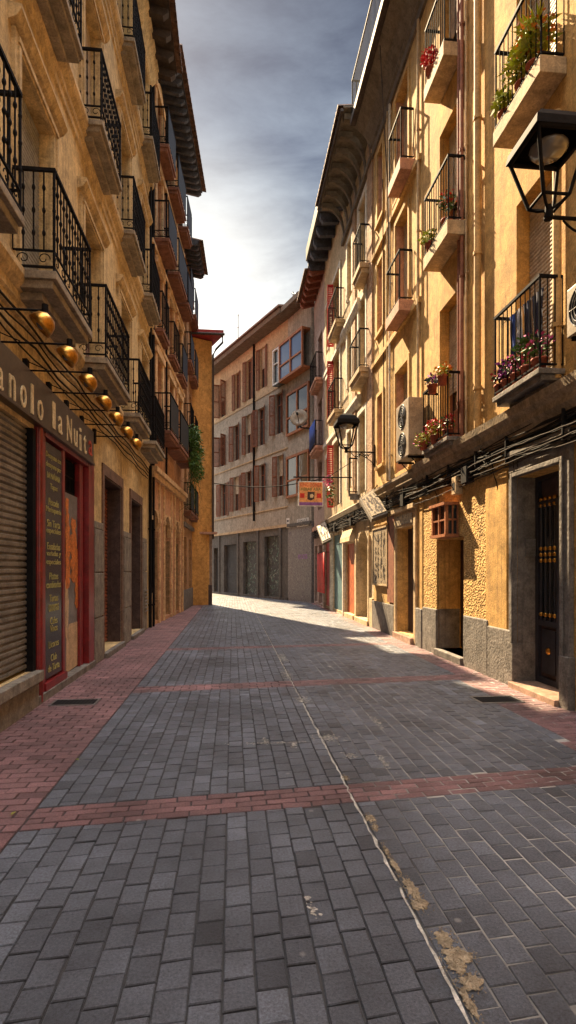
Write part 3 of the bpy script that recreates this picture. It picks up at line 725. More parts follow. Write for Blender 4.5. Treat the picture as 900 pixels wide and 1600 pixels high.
for cx, cy, rx, ry in ((.875, 3.42, .035, .07), (.875, 3.30, .022, .05), (.89, 2.64, .042, .10), (.885, 2.52, .05, .06), (.905, 2.27, .05, .055), (.93, 2.17, .075, .05), (.895, 2.12, .05, .05), (.915, 2.02, .05, .055), (.865, 1.93, .025, .08), (.87, 2.86, .022, .08), (.865, 3.02, .014, .07), (.86, 4.1, .02, .05)):
    rx *= .78; ry *= .85; k = 44; ph = random.random()*6; vs = [(cx, cy, .010)]; jag = [random.gauss(0, .09) for _ in range(k)]
    for ring, z in ((.45, .0105), (.8, .008), (1., .0046)):
        for i in range(k):
            t = 2*PI*i/k; q = ring*(1+.18*math.sin(2*t+ph)+.12*math.sin(5*t+ph*2)+.08*math.sin(11*t)+jag[i])
            vs.append((max(.828, cx+rx*q*math.cos(t)), cy+ry*q*math.sin(t), z+random.gauss(0, .0009)*(ring < 1)))
    mb.add(vs, [(0, 1+i, 1+(i+1) % k) for i in range(k)]+[(1+k*n_+i, 1+k*n_+(i+1) % k, k+1+k*n_+(i+1) % k, k+1+k*n_+i) for n_ in (0, 1) for i in range(k)], False)
    for _ in range(45):      # crumbs
        a = random.random()*2*PI; q = random.uniform(.9, 1.7); x = max(.83, cx+rx*q*math.cos(a)); y = cy+ry*q*math.sin(a); s_ = random.uniform(.0015, .005)
        mb.add([(x-s_, y, .0048), (x, y-s_, .0048), (x+s_, y, .0048), (x, y+s_*.8, .0048), (x, y, .0048+s_)], [(0, 1, 4), (1, 2, 4), (2, 3, 4), (3, 0, 4)])
structure(mb.build('cement_patches', M['sandfill'], at=Vector((.9, 2.5, 0))))
# drains
def drain(x0, x1, y0, y1, label):
    t = thing('drain_grate', label, 'drain grate', ((x0+x1)/2, (y0+y1)/2, 0), 'iron drain grates in the pavement')
    mb = MB(); z = .009
    for a in ((x0, x1, y0, y0+.025), (x0, x1, y1-.025, y1)): mb.box(WORLD, a[0], a[1], -.02, z, a[2], a[3])
    for a in (x0, x1-.025): mb.box(WORLD, a, a+.025, -.02, z-.0005, y0+.025, y1-.025)
    mb.build('frame', M['grey_steel'], t)
    mb = MB(); k = int((x1-x0)/.045)
    for i in range(1, k): x = x0+(x1-x0)*i/k; mb.box(WORLD, x-.009, x+.009, -.01, z-.002, y0+.02, y1-.02)
    mb.build('bars', M['iron'], t)
    mb = MB(); mb.quad((x0+.01, y0+.01, .0052), (x1-.01, y0+.01, .0052), (x1-.01, y1-.01, .0052), (x0+.01, y1-.01, .0052)); mb.build('pit', M['black'], t)
drain(-2.16, -1.62, 6.62, 6.92, 'iron drain grate in the red pavement below the menu board')
drain(2.95, 3.50, 6.22, 6.56, 'iron drain grate in the paving near the black gated doorway')

# ================================================================ LEFT 1 : ochre building with the shop
B1 = thing('apartment_building', 'ochre building with moulded belts, iron balconies and the red framed shop, left', 'building', (-2.33, 7, 0))
C1 = [4.1, 6.72, 9.25, 11.95, 14.45]      # window axes
ZF = [4.74, 8.42, 12.30]
TOP1 = 15.35
ops = []
for z in ZF:
    for c in C1[0:]: ops.append([c-.55, c+.55, z, z+2.45, .2])
for c in (-.8, 1.7, -3.3):
    for z in ZF: ops.append([c-.55, c+.55, z, z+2.45, .2])
ush = FL.hit(52, 800)[0]
shop = [2.3, ush, .42, FL.hit(52, 672)[1], .12]
redop = [ush+.02, FL.hit(143.5, 800)[0], .02, FL.hit(143, 727)[1], .30]
d1 = [*rect(FL, 161, 189, (161, 742), (161, 1030))]; d1[2] = .1; d1 = d1+[.31]
d2 = [*rect(FL, 203.5, 220, (203.5, 778), (203.5, 1000))]; d2[2] = .1; d2 = d2+[.31]
ops += [shop, redop, d1, d2]
END1 = 15.45
wall(FL, B1, -6, END1, -.05, TOP1, ops, M['ochre'])
for z in ZF:
    for i, c in enumerate(C1+[-.8, 1.7, -3.3]):
        window(FL, B1, c-.55, c+.55, z, z+2.45, .18, 'blind' if (i+int(z)) % 3 else 'half', M['brown_band'], drop=.35, door=True, pane=M['glass_blue'] if i % 2 else None)
# window surrounds and belts
mb = MB()
for z in ZF:
    for c in C1+[-.8, 1.7, -3.3]:
        for s in (-1, 1):
            a, b = sorted((c+s*.55, c+s*.72)); mb.box(FL, a, b, z, z+2.45, 0, .045); a, b = sorted((c+s*.60, c+s*.66)); mb.box(FL, a, b, z, z+2.45, .045, .07)
        mb.box(FL, c-.72, c+.72, z+2.45, z+2.60, 0, .047).box(FL, c-.66, c+.66, z+2.49, z+2.55, .047, .072)
        mb.prof(FL, c-.80, c+.80, [(0, z+2.60), (.09, z+2.64), (.14, z+2.72), (.14, z+2.76), (0, z+2.78)])
mb.build('window_surrounds', M['ochre_trim'], B1)
mb = MB()
for z in ZF:
    mb.prof(FL, -6, END1, [(0, z-.42), (.03, z-.40), (.03, z-.30), (.06, z-.27), (.06, z-.18), (.12, z-.12), (.15, z-.05), (.15, z+.02), (0, z+.05)])
mb.prof(FL, -6, END1, [(0, TOP1-.6), (.05, TOP1-.55), (.05, TOP1-.35), (.16, TOP1-.25), (.28, TOP1-.05), (.3, TOP1), (0, TOP1)])
mb.build('belt_course', M['ochre_trim'], B1)
eaves(FL, B1, -6, END1-.05, TOP1+.05, .78, M['timber'], tile=True, rafter=.55, rise=.22, rw=.07, rh=.2)
# balconies: first floor deeper than the others
for c, w in zip([-3.3, -.8, 1.7]+C1, [1.9]*3+[2.0, 1.5, 1.85, 1.5, 1.75]):
    if c > -2: balcony(FL, B1, c-w/2, c+w/2, ZF[0]+.02, .47, th=.26, gap=.115)
for z in ZF[1:]:
    for c in C1:
        balcony(FL, B1, c-.74, c+.74, z+.02, .36, th=.24, gap=.105)
# dado stones at the foot
mb = MB()
def stones(u0, u1, ztop=2.42):
    zs = [.0, .78, 1.55, 2.30]
    mb.box(FL, u0, u1, 2.30, ztop, 0, .035)
    for a, b in zip(zs, zs[1:]): mb.box(FL, u0+.015, u1-.015, a+.012, b-.012, 0, .045)
    mb.box(FL, u0+.03, u1-.03, 0, 2.3, 0, .018)
stones(redop[1]+.03, d1[0]-.12); stones(d1[1]+.12, d2[0]-.12); stones(d2[1]+.12, END1-.6)
mb.build('dado', M['dado'], B1, bevel=.008)
mb = MB()
for d in (d1, d2):
    mb.box(FL, d[0]-.115, d[0], 0, d[3]+.2, 0, .03).box(FL, d[1], d[1]+.115, 0, d[3]+.2, 0, .03).box(FL, d[0], d[1], d[3], d[3]+.2, 0, .03)
mb.build('door_surrounds', M['brown_band'], B1)
mb = MB()
for d in (d1, d2): mb.box(FL, d[1]-.03, d[1]+.001, .1, d[3], -.3, -.003).box(FL, d[0], d[1]-.03, d[3]-.03, d[3]+.001, -.3, -.003)
mb.build('door_jamb', M['doorwood'], B1)
s = slats(FL, d1[0]+.01, d1[1]-.04, .12, d1[3]-.03, -.29, .075, .02).build('roller_shutter', M['shutter_red'], B1)
mb = MB(); mb.box(FL, d2[0], d2[1]-.03, .1, d2[3]-.03, -.30, -.27); mb.box(FL, d2[0]+.1, d2[1]-.1, .3, 1.2, -.27, -.25).box(FL, d2[0]+.1, d2[1]-.1, 1.4, d2[3]-.2, -.27, -.25); mb.build('door', M['dado'], B1)
mb = MB(); mb.box(FL, d1[0]-.05, d1[1]+.05, -.02, .095, -.4, .09).box(FL, d2[0]-.05, d2[1]+.05, -.02, .095, -.4, .09); mb.build('doorstep', M['stone_grey'], B1, bevel=.01)
mb = MB(); a = d2[1]+.25
for i in range(7): mb.box(FL, a, a+.45, .5+i*.09, .53+i*.09, .046, .07)
mb.build('vent_grille', M['grey_steel'], B1)
# roller shutter over the shop window
slats(FL, shop[0], shop[1], .45, shop[3], -.06, .072, .022).build('roller_shutter', M['shutter_metal'], B1)
mb = MB(); mb.box(FL, 2.2, ush+.02, -.02, .30, 0, .06).box(FL, 2.2, ush+.02, .30, .42, 0, .12); mb.build('shop_sill', M['dado'], B1, bevel=.01)
mb = MB(); mb.box(FL, ush-.10, ush-.0, .42, shop[3], -.055, .03); mb.build('shutter_guide', M['iron'], B1)
# red shop front
def ru(x, n=0.): return FL.hit(x, 800, n)[0]
zt = redop[3]
RF = MB()
a = ru(55); b = ru(66)
RF.box(FL, a, b, 0, zt, -.05, .03); RF.cyl(FL.P(a+.06, .02, .03), FL.P(a+.06, zt, .03), .04, k=10)
RF.box(FL, ru(97), ru(100.5), .2, zt-.05, -.12, .012)
RF.box(FL, ru(128), ru(133), .1, zt-.05, -.11, -.03); RF.box(FL, ru(135), redop[1], 0, zt, -.2, .04)
RF.box(FL, b, ru(134), zt-.09, zt, -.10, .04); RF.box(FL, b, ru(100), .10, .2, -.1, .05)
RF.box(FL, b, b+.06, .2, zt-.09, -.1, .02)
RF.build('red_shop_frame', M['redpaint'], B1, bevel=.006)
mb = MB(); mb.box(FL, ush+.02, redop[1]+.02, -.02, .10, -.3, .06); mb.build('doorstep', M['stone_grey'], B1, bevel=.01)
# fanlight grille
g0, g1 = ru(101.5, -.1), ru(127, -.1); gz0 = FL.hit(104, 768, -.1)[1]; gz1 = zt-.1
mb = MB()
for i in range(12):
    u = g0+(g1-g0)*(i+.5)/12; mb.box(FL, u-.008, u+.008, gz0, gz1, -.13, -.11)
for z in (gz0+.01, gz1-.03, (gz0+gz1)/2): mb.box(FL, g0, g1, z-.012, z+.012, -.128, -.112)
mb.build('fanlight_grille', M['iron'], B1)
mb = MB(); mb.box(FL, g0, g1, gz0, gz1, -.29, -.28); mb.build('fanlight_backing', M['black'], B1)
pipe(FL, B1, END1-.12, 0, TOP1-.4, m=M['iron'])

# menu board
ma, mz = ru(70, .0), 0
m0, m1 = ru(70), ru(96.5)
mbt = thing('menu_board', 'tall dark menu board with yellow handwritten dish names in the red shop frame', 'menu board', FL.P((m0+m1)/2, .25, 0))
mb = MB(); mb.box(FL, m0, m1, .22, zt-.12, -.09, .0); mb.build('board', M['menu'], mbt, bevel=.004)
mb = MB()
lines = [(720, 'Desayuno con'), (734, 'desayuno por'), (748, 'LA MAÑANA'), (766, 'Tapas'), (789, 'Pescado'), (802, 'Marisqueria'), (822, 'Sin Tarta'), (834, 'especiales'), (857, 'Ensaladas'), (869, 'variadas y'), (882, 'especiales'), (903, 'Platos'), (916, 'combinados'), (937, 'Tartas'), (952, 'caseras'), (972, 'Cafes'), (984, 'Vinos'), (1008, 'Licores'), (1029, 'Club'), (1044, 'de Tarta')]
for y_, s_ in lines:
    zc = FL.hit(84, y_-3)[1]; hw = min(.5, .055*len(s_))*(m1-m0)*.62+.02; uc = (m0+m1)/2
    hw = min((m1-m0)*.44, .027*len(s_)*1.0+.01)
    write(mb, FL, s_, uc-hw, uc+hw, zc-.045, zc+.045, .0015, .003)
mb.build('lettering', M['menu_ink'], mbt)
# picture panel on the door
p0, p1 = ru(101.5, -.06), ru(127, -.06)
pt = thing('picture_panel', 'shop door covered by a picture of orange and tan shapes on grey', 'poster', FL.P((p0+p1)/2, .12, -.08))
zp1 = gz0-.03
mb = MB(); mb.box(FL, p0, p1, .12, zp1, -.10, -.07); mb.build('sheet', M['fig_grey'], pt)
def pp(x, y): return FL.hit(x, y, -.068)
mb = MB(); random.seed(5)
def blob(mb, pts, n=-.069, t=.0025): mb.plate(FL, [pp(*p) for p in pts], n, n+t)
blob(mb, [(103, 1052), (104, 990), (108, 975), (125, 970), (125, 1036)])
blob(mb, [(101.5, 905), (105, 905), (107, 940), (106, 975), (103, 1000), (101.5, 985)], -.0655)
mb.build('tan_shapes', M['fig_tan'], pt)
mb = MB()
for cx, ys in ((104.5, [(790, 3), (812, 3), (832, 5), (852, 6), (872, 5), (893, 5), (908, 4)]), (114.5, [(822, 4), (842, 5), (860, 5.5), (880, 5), (897, 4)]), (120, [(868, 4), (885, 4.5), (905, 4.5), (925, 3.5), (938, 3)])):
    for j, (yy, w) in enumerate(ys):
        k = 9; ph = random.random()*6
        blob(mb, [(min(125.5, max(101.8, cx+w*math.cos(2*PI*i/k)*(1+.3*math.sin(2*i+ph)))), yy+13*math.sin(2*PI*i/k)*(1+.25*math.sin(3*i+ph))) for i in range(k)], -.0665+.003*(j % 2)+.0004*j, .002)
mb.build('orange_shapes', M['fig_orange'], pt)
# signboard
sb = thing('shop_signboard', 'long dark brown shop signboard with cream letters above the roller shutter', 'sign', FL.P(7, 3.3, .04))
zs0 = FL.hit(145, 724, .06)[1]; zs1 = FL.hit(145, 675, .06)[1]
mb = MB(); mb.box(FL, 1.6, ru(145, .06), zs0, zs1, .0, .075); mb.box(FL, 1.6, ru(145, .06)+.01, zs0-.035, zs0, .0, .095)
mb.build('board', M['signboard'], sb, bevel=.006)
mb = MB(); zr = zs1-zs0
sc = 160/900
def ltr(mb, ch, xa, xb, ya, yb, up=True):
    ua = ru(xa*sc, .08); ub = ru(xb*sc, .08); zb_ = FL.hit((xa+xb)/2*sc, 540+yb*sc, .08)[1]; zt_ = FL.hit((xa+xb)/2*sc, 540+ya*sc, .08)[1]
    write(mb, FL, ch, ua, ub, zb_, zt_, .076, .012)
for a in (('a', -24, 26, 195, 385), ('n', 80, 134, 262, 470), ('o', 180, 230, 350, 545), ('l', 272, 292, 342, 600), ('o', 330, 376, 480, 655), ('l', 460, 484, 498, 730), ('a', 512, 545, 625, 775), ('N', 588, 628, 630, 845), ('u', 650, 678, 740, 885), ('i', 698, 713, 725, 922), ('t', 736, 758, 790, 950)):
    ltr(mb, *a)
mb.build('lettering', M['letters'], sb)
mb = MB(); ltr(mb, 'a', 780, 808, 840, 965); mb.build('red_letter', M['letter_red'], sb)
# seven brass sign lamps
names = ['nearest the camera', 'second from the camera', 'third from the camera', 'the middle of seven', 'third from the far end', 'second from the far end', 'at the far end beside the yellow wall']
for i, (yy, name_) in enumerate(zip((4.87, 5.58, 6.35, 7.11, 7.84, 8.61, 9.37), names)):
    t = thing('sign_lamp', 'brass sign lamp on an iron arm, '+name_, 'lamp', FL.P(yy, 3.85, .0), 'brass lamps over the shop sign')
    z = 3.83; L = .72
    mb = MB(); mb.box(FL, yy-.04, yy+.04, z-.12, z+.12, 0, .05); mb.cyl(FL.P(yy, z, .04), FL.P(yy, z, L), .010, k=6); mb.cyl(FL.P(yy, z+.10, .04), FL.P(yy, z+.015, .25), .006, k=5)
    mb.cyl(FL.P(yy, z-.06, L), FL.P(yy, z+.05, L), .028, k=8); mb.build('arm', M['iron'], t)
    ax = (FL.n*-.9+Vector((0, 0, -.9))+FL.d*-.15).normalized(); c = FL.P(yy, z-.05, L)+Vector((.03, 0, -.02))
    prof = [(.012, -.02), (.05, -.010), (.083, .025), (.100, .07), (.104, .11), (.110, .11), (.106, .066), (.089, .018), (.05, -.018), (.0, -.03)]
    mb = MB(); mb.lathe(c, ax, prof, 18); mb.build('shade', M['brass'], t)
    mb = MB(); mb.lathe(c+ax*.03, ax, [(0, 0), (.035, .01), (.045, .05), (.03, .08), (0, .09)], 10); mb.build('bulb', M['glass_lamp'], t)
# wires under the balconies
mb = MB(); random.seed(3)
for j in range(4):
    z0_ = 4.05+.09*j; pts = [FL.P(-5+i*.4, z0_+.02*math.sin(i*1.3+j)+random.gauss(0, .008), .035+.012*j) for i in range(51)]
    mb.tube(pts, .010+.004*(j % 2), 5)
tag(mb.build('wall_cables', M['cable']), 'dark cables running along the ochre wall above the brass lamps', 'cables')

# air conditioner on the left balcony
def aircon(F, u0, u1, z0, z1, n0, n1, label, fans=1, front='n', brackets=True, group='air conditioners'):
    t = thing('air_conditioner', label, 'air conditioner', F.P((u0+u1)/2, z0, (n0+n1)/2), group)
    mb = MB(); mb.box(F, u0, u1, z0, z1, n0, n1); mb.build('casing', M['plastic'], t, bevel=.012)
    w = u1-u0
    for k in range(fans):
        zc = z0+(z1-z0)*(k+.5)/fans; r = min(w, (z1-z0)/fans)*.42
        mb = MB()
        for q in (1, .8, .6, .4, .2): mb.tube([F.P((u0+u1)/2+r*q*math.cos(a*PI/10), zc+r*q*math.sin(a*PI/10), n1+.012) for a in range(21)], .006, 4)
        for a in range(6): mb.cyl(F.P((u0+u1)/2, zc, n1+.014), F.P((u0+u1)/2+r*math.cos(a*PI/3), zc+r*math.sin(a*PI/3), n1+.014), .006, k=4)
        mb.build('fan_grille', M['grey_steel'], t)
        mb = MB(); mb.lathe(F.P((u0+u1)/2, zc, n1+.003), F.n, [(0, 0), (r, 0), (r, .003), (0, .003)], 20); mb.build('fan_opening', M['black'], t)
    if brackets:
        mb = MB()
        for u in (u0+.12*w, u1-.12*w): mb.box(F, u-.015, u+.015, z0-.04, z0, 0, n1-.02).cyl(F.P(u, z0-.3, .01), F.P(u, z0-.02, n1-.08), .012, k=5)
        mb.build('bracket', M['iron'], t)
    return t
aircon(FL, 9.95, 10.15, 4.76, 5.35, .06, .36, 'cream air conditioner standing inside the second left balcony above the lamps', 1, brackets=False)

# ================================================================ LEFT 2 : salmon building with arches
B2 = thing('apartment_building', 'salmon building with ornate cream arches, reddish balconies and deep blue eaves, left', 'building', F2.P(3, 0))
L2 = 5.72; T2 = 16.2
c2 = [1.15, 3.1, 4.85]
ar = [rect(F2, 236, 247.5, (236, 800), (236, 976)), rect(F2, 256.5, 266.5, (257, 810), (257, 964)), rect(F2, 273, 280, (273, 820), (273, 955))]
z2 = [5.6, 8.6, 11.15, 14.0]
ops = [[a[0], a[1], .1, 3.35, .6] for a in ar]
for z in (5.6, 11.15):
    for c in c2: ops.append([c-.42, c+.42, z, z+2.3])
for c in c2: ops.append([c-.42, c+.42, 8.6, 10.5]); ops.append([c-.4, c+.4, 13.9, 15.6])
wall(F2, B2, 0, L2, -.05, T2, ops, M['salmon'])
for o_ in ops[3:]:
    window(F2, B2, o_[0], o_[1], o_[2], o_[3], .18, random.choice(['blind', 'glass']), M['brownshutter'])
mb = MB()
for a in ar:      # arch spandrels and stone piers seen inside the openings
    c = (a[0]+a[1])/2; r = (a[1]-a[0])/2; z0 = 3.35; zc = 3.35-r*1.2
    for s_ in (-1, 1):
        pts = [(c+s_*r, z0+.01), (c, z0+.01)]+[(c+s_*r*math.sin(t*PI/12), zc+r*1.15*math.cos(t*PI/12)) for t in range(0, 7)]
        mb.plate(F2, pts, -.12, .015)
mb.build('arch_heads', M['carved'], B2)
mb = MB(); e_ = [0]+[x for a in ar for x in a[:2]]+[L2]
for i in range(0, len(e_), 2):
    a, b = e_[i], e_[i+1]
    if b-a < .1: continue
    w_ = min(.16, (b-a)/2-.01)
    for u in (a+w_/2+.005, b-w_/2-.005):
        mb.box(F2, u-w_/2, u+w_/2, 0, .95, .0, .045); mb.cyl(F2.P(u, .95, .02), F2.P(u, 3.0, .02), w_*.22, k=10)
        mb.box(F2, u-w_/2, u+w_/2, 3.0, 3.12, .0, .07); mb.box(F2, u-w_/2*.8, u+w_/2*.8, 3.12, 4.2, .0, .04)
mb.box(F2, 0, L2, 4.2, 4.36, 0, .12).box(F2, 0, L2, 4.36, 4.5, 0, .2)
for c in c2:
    for z, h in ((5.6, 2.3), (11.15, 2.3), (8.6, 1.9), (13.9, 1.7)):
        for s_ in (-1, 1):
            a, b = sorted((c+s_*.42, c+s_*.58)); mb.box(F2, a, b, z, z+h, 0, .06)
        mb.box(F2, c-.64, c+.64, z+h, z+h+.2, 0, .10).plate(F2, [(c-.5, z+h+.2), (c+.5, z+h+.2), (c+.2, z+h+.42), (c, z+h+.5), (c-.2, z+h+.42)], 0, .08)
for z in (8.2, 10.75, 13.55): mb.box(F2, 0, L2, z, z+.13, 0, .10)
mb.build('carved_trim', M['carved'], B2, bevel=.01)
mb = MB()
for a in ar:
    for i in range(4): mb.box(F2, a[1]-.05, a[1]+.02, .1+i*.62, .1+i*.62+.60, -.44, -.02)
mb.build('jamb_blocks', M['blocks'], B2, bevel=.01)
for a in ar:
    mb = MB(); mb.box(F2, a[0], a[1], .1, 3.3, -.64, -.59); mb.build('door', M['doorwood'], B2)
eaves(F2, B2, -.1, L2+.1, T2-.05, .75, M['timber_blue'], rafter=.34, rise=.2, rw=.05, rh=.16, tm=M['tile'])
def simple_balcony(F, B, u0, u1, z, p, slab, net=None, th=.2, gap=.12, **k):
    b = balcony(F, B, u0, u1, z, p, th=th, steps=2, m=slab, gap=gap, knots=False, **k)
    if net:
        mb = MB(); mb.box(F, u0+.01, u1-.01, z+.08, z+1.0, p-.012, p-.006); mb.build('mesh_cover', net, b)
    return b
for c, w in zip(c2, (1.35, 1.7, 1.2)):
    simple_balcony(F2, B2, c-w/2, c+w/2, 5.62, .50, M['maroon_slab'], M['net'])
    simple_balcony(F2, B2, c-w/2, c+w/2, 11.17, .45, M['maroon_slab'], M['bluenet'])
    simple_balcony(F2, B2, c-w/2+.05, c+w/2-.05, 13.92, .42, M['maroon_slab'], M['bluenet'])
    simple_balcony(F2, B2, c-.55, c+.55, 8.62, .25, M['maroon_slab'], M['bluenet'] if c > 4 else None)
pipe(F2, B2, .12, 0, T2-.2, m=M['iron']); pipe(F2, B2, 2.1, 4.5, T2-.2, m=M['iron'], r=.035)

# ================================================================ LEFT 3 : narrow building before the corner
B3 = thing('apartment_building', 'narrow brown house with small balconies between the salmon and the orange building', 'building', F3.P(2, 0))
L3 = 3.80; T3 = 14.3
ops = [[.5, 1.35, .1, 2.9, .3], [2.2, 3.1, .1, 2.9, .3]]
for z in (3.9, 7.0, 9.8, 12.4):
    for c in (.95, 2.7): ops.append([c-.4, c+.4, z, z+2.1])
wall(F3, B3, 0, L3, -.05, T3, ops, mat('burnt_ochre_stucco', (.48, .26, .12), .9, var=.25, scale=2, bump=.3, streak=.5))
for o_ in ops[:2]:
    mb = MB(); mb.box(F3, o_[0], o_[1], o_[2], o_[3], -.34, -.28); mb.build('door', M['doorwood'], B3)
for o_ in ops[2:]: window(F3, B3, *o_[:4], .18, 'glass', M['brownshutter'])
for z in (3.92, 7.02, 9.82, 12.42):
    for c in (.95, 2.7): simple_balcony(F3, B3, c-.6, c+.6, z, .30, M['maroon_slab'], M['bluenet'] if z > 9 else (M['net'] if z < 5 else None), th=.22)
mb = MB(); mb.box(F3, 0, L3, 0, .8, 0, .04).box(F3, 0, L3, 3.3, 3.45, 0, .1); mb.build('plinth', M['stone_grey'], B3)
eaves(F3, B3, 0.12, 2.6, T3, .62, M['timber_blue'], rafter=.34, rise=.2, rw=.05, rh=.15)
# hanging plant
hp = thing('hanging_plant', 'large green trailing plant hanging from a balcony on the left', 'plant', F2.P(4.6, 4.9, .5))
mb = MB(); random.seed(21)
cpos = [F2.P(*p) for p in ((4.3, 6.3, .62), (4.6, 5.9, .70), (4.35, 5.5, .68), (4.7, 5.2, .68), (4.5, 6.5, .6))]
for c in cpos: leaves(mb, c, .26, .36, .40, 420, .13, .8, .16)
mb.build('foliage', M['leaf'], hp)
mb = MB()
for _ in range(26):
    a = F2.P(4.6+random.uniform(-.35, .35), 5.6, .5+random.uniform(-.05, .15)); l = random.uniform(.6, 2.1)
    mb.tube([a+Vector((random.gauss(0, .04)*i, random.gauss(0, .04)*i, -l*i/4)) for i in range(5)], .006, 4)
mb.build('stems', M['leaf_dk'], hp)
mb = MB(); mb.box(F2, 4.2, 5.1, 5.63, 5.82, .28, .46); mb.build('planter', M['pot'], hp)

# ================================================================ ORANGE corner building
B4 = thing('apartment_building', 'orange corner building with a red painted eave and stone foot', 'building', (-1.2, 25, 0))
zr = FO.hit(330, 533)[1]
WO = 3.0
wall(FO, B4, 0, WO, -.05, zr, [], M['orange'], deep=.3)
# side face along the side street and the body behind
sd = Vector((-4.18, 8.9, 0)).normalized(); FS = Frame((-.96, 25.0), (sd.x, sd.y), (sd.y, -sd.x))
ops = []
for z in (4.5, 7.4, 10.2):
    for u in (2, 4.6, 7.2): ops.append([u-.45, u+.45, z, z+1.7])
wall(FS, B4, .001, 10, -.04, zr-.02, ops, M['orange'], deep=5, name='side_wall')
for o_ in ops: window(FS, B4, *o_[:4], .18, 'glass', M['brownshutter'])
mb = MB(); s0 = FO.hit(320, 835)[1]
mb.box(FO, -.01, WO, .9, s0, 0, .05); mb.build('stone_facing', mat('pinkish_stone', (.33, .23, .17), .8, var=.35, scale=2.5, bump=.3, streak=.4), B4)
mb = MB(); mb.box(FO, -.02, WO, -.02, .9, 0, .07); mb.build('plinth', M['doorwood'], B4)
mb = MB(); mb.box(FO, -.25, .6, s0, s0+.10, 0, .25); mb.box(FO, -.01, WO, s0+.35, s0+.4, 0, .03); mb.build('ledge', M['pink_slab'], B4)
# red eave: soffit and fascia
zE = zr+.05
k_ = .5; nrm_ = FS.n
a0 = Vector((-3.96, 24.45, 0)); a1p = Vector((-.41, 24.45, 0)); a2p = Vector((-.96, 25, 0))+sd*10+nrm_*k_; a3p = a2p-nrm_*5.5
lo = [Vector((p.x, p.y, zE)) for p in (a0, a1p, a2p, a3p)]; hi = [Vector((p.x, p.y, zE+.24)) for p in (a0, a1p, a2p, a3p)]
rg = [Vector((-3.9, 26.6, zE+.55)), Vector((-3.2, 26.6, zE+.55)), a2p.lerp(a3p, .5)+Vector((0, 0, zE+.55))]
mb = MB(); mb.add(lo+hi, [(0, 1, 2, 3), (4, 5, 6, 7)]+[(q, (q+1) % 4, 4+(q+1) % 4, 4+q) for q in range(4)])
mb.add([hi[0], hi[1], hi[2], hi[3]]+rg, [(0, 1, 5, 4), (1, 2, 6, 5), (2, 3, 4, 6), (4, 5, 6)])
rf = mb.build('roof', M['redroof'], B4)
mb = MB(); mb.cyl(FO.P(-.60, zE+.02, .62), FO.P(WO, zE+.02, .62), .06, k=8); mb.tube([FO.P(-.5, zE-.04, .58), FO.P(-.5, zE-.3, .5), FO.P(-.2, zE-.45, .1), FO.P(-.06, zE-.7, .06), FO.P(-.06, 3, .06)], .045, 8)
mb.build('gutter', M['timber'], B4)

# ================================================================ GREY apartment block at the end
B5 = thing('apartment_block', 'beige and grey block with brown louvred shutters closing the end of the street', 'building', (2.0, 30, 0))
LG = 10.2
zg = (FG.hit(450, 487)[1]+FG.hit(340, 592)[1])/2
zg0 = FG.hit(450, 820)[1]      # top of the ground floor zone
wins = [(406, 414, 546, 609), (385, 393, 565, 627), (367, 373, 585, 641), (343, 352, 602, 654),
        (430, 441, 617, 680), (403, 413, 640, 698), (384, 392, 650, 710), (365, 373, 666, 721), (343, 352, 684, 730),
        (433, 442, 713, 776), (405, 414, 727, 784), (384, 392, 738, 793), (365, 373, 746, 799), (345, 354, 757, 807)]
ops = []
for xa, xb, yt, yb in wins:
    r = rect(FG, xa, xb, (xa, yt), (xa, yb)); ops.append(r)
shops = [(413, 437, 836, 927), (380, 402, 845, 924), (350, 371, 850, 921), (334, 342, 856, 921)]
sops = []
for xa, xb, yt, yb in shops:
    r = rect(FG, xa, xb, (xb, yt), (xb, yb)); r[2] = .12; sops.append(r+[.25])
zmid = FG.hit(406, 622)[1]
wall(FG, B5, 0, LG, zmid, zg, [q for q in ops if q[2] > zmid-.2], M['beige'], deep=7)
wall(FG, B5, 0, LG, zg0, zmid-.001, [q for q in ops if q[3] < zmid+.2], M['greybeige'], deep=7)
wall(FG, B5, 0, LG, -.05, zg0-.001, sops, M['greyrender'], deep=7, name='ground_floor_wall')
for i, o_ in enumerate(ops):
    w_ = window(FG, B5, *o_[:4], .16, 'glass' if i % 3 else 'half', M['brownshutter'], drop=.5)
    hw = (o_[1]-o_[0])/2
    if i in (3, 8): angs = (1.2, 1.3)
    elif i in (5, 7, 10, 11, 4, 9): angs = (2.6, .5)
    else: angs = (2.95, .25)
    swing_louvre(FG, B5, o_[0], o_[2], o_[3], angs[0] if angs[0] > 1.5 else PI-angs[0], hw*.95)
    swing_louvre(FG, B5, o_[1], o_[2], o_[3], angs[1], hw*.95)
for i, o_ in enumerate(sops):
    slats(FG, o_[0], o_[1], o_[2], o_[3], -.2, .09, .015).build('roller_shutter', M['graffiti'] if i < 2 else M['shopdark'], B5)
mb = MB()
for x_, y_ in ((406, 622), (432, 706), (430, 795)):
    z = FG.hit(x_, y_)[1]; mb.box(FG, 0, LG, z-.03, z+.03, 0, .035)
mb.box(FG, 0, LG, zg0-.10, zg0+.04, 0, .06)
mb.build('string_course', M['beige'], B5)
mb = MB(); mb.box(FG, 0, LG, -.02, .13, 0, .05)
for r in sops: mb.box(FG, r[0]-.22, r[0]-.02, .0, zg0-.12, 0, .07)
mb.build('piers', M['greyrender'], B5)
pipe(FG, B5, FG.hit(398, 700)[0], FG.hit(398, 814)[1], zg, r=.06, m=M['iron'])
mb = MB(); mb.prof(FG, -.6, LG+.3, [(.85, zg-.10), (.85, zg+.15), (-7, zg+1.9), (-7, zg+.0), (0, zg+.0)])
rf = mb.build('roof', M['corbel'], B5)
mb = MB(); mb.prof(FG, -.7, LG+.4, [(.98, zg+.155), (.98, zg+.24), (-7, zg+2.05), (-7, zg+1.91)])
t_ = mb.build('roof_tiles', M['tile'], rf)
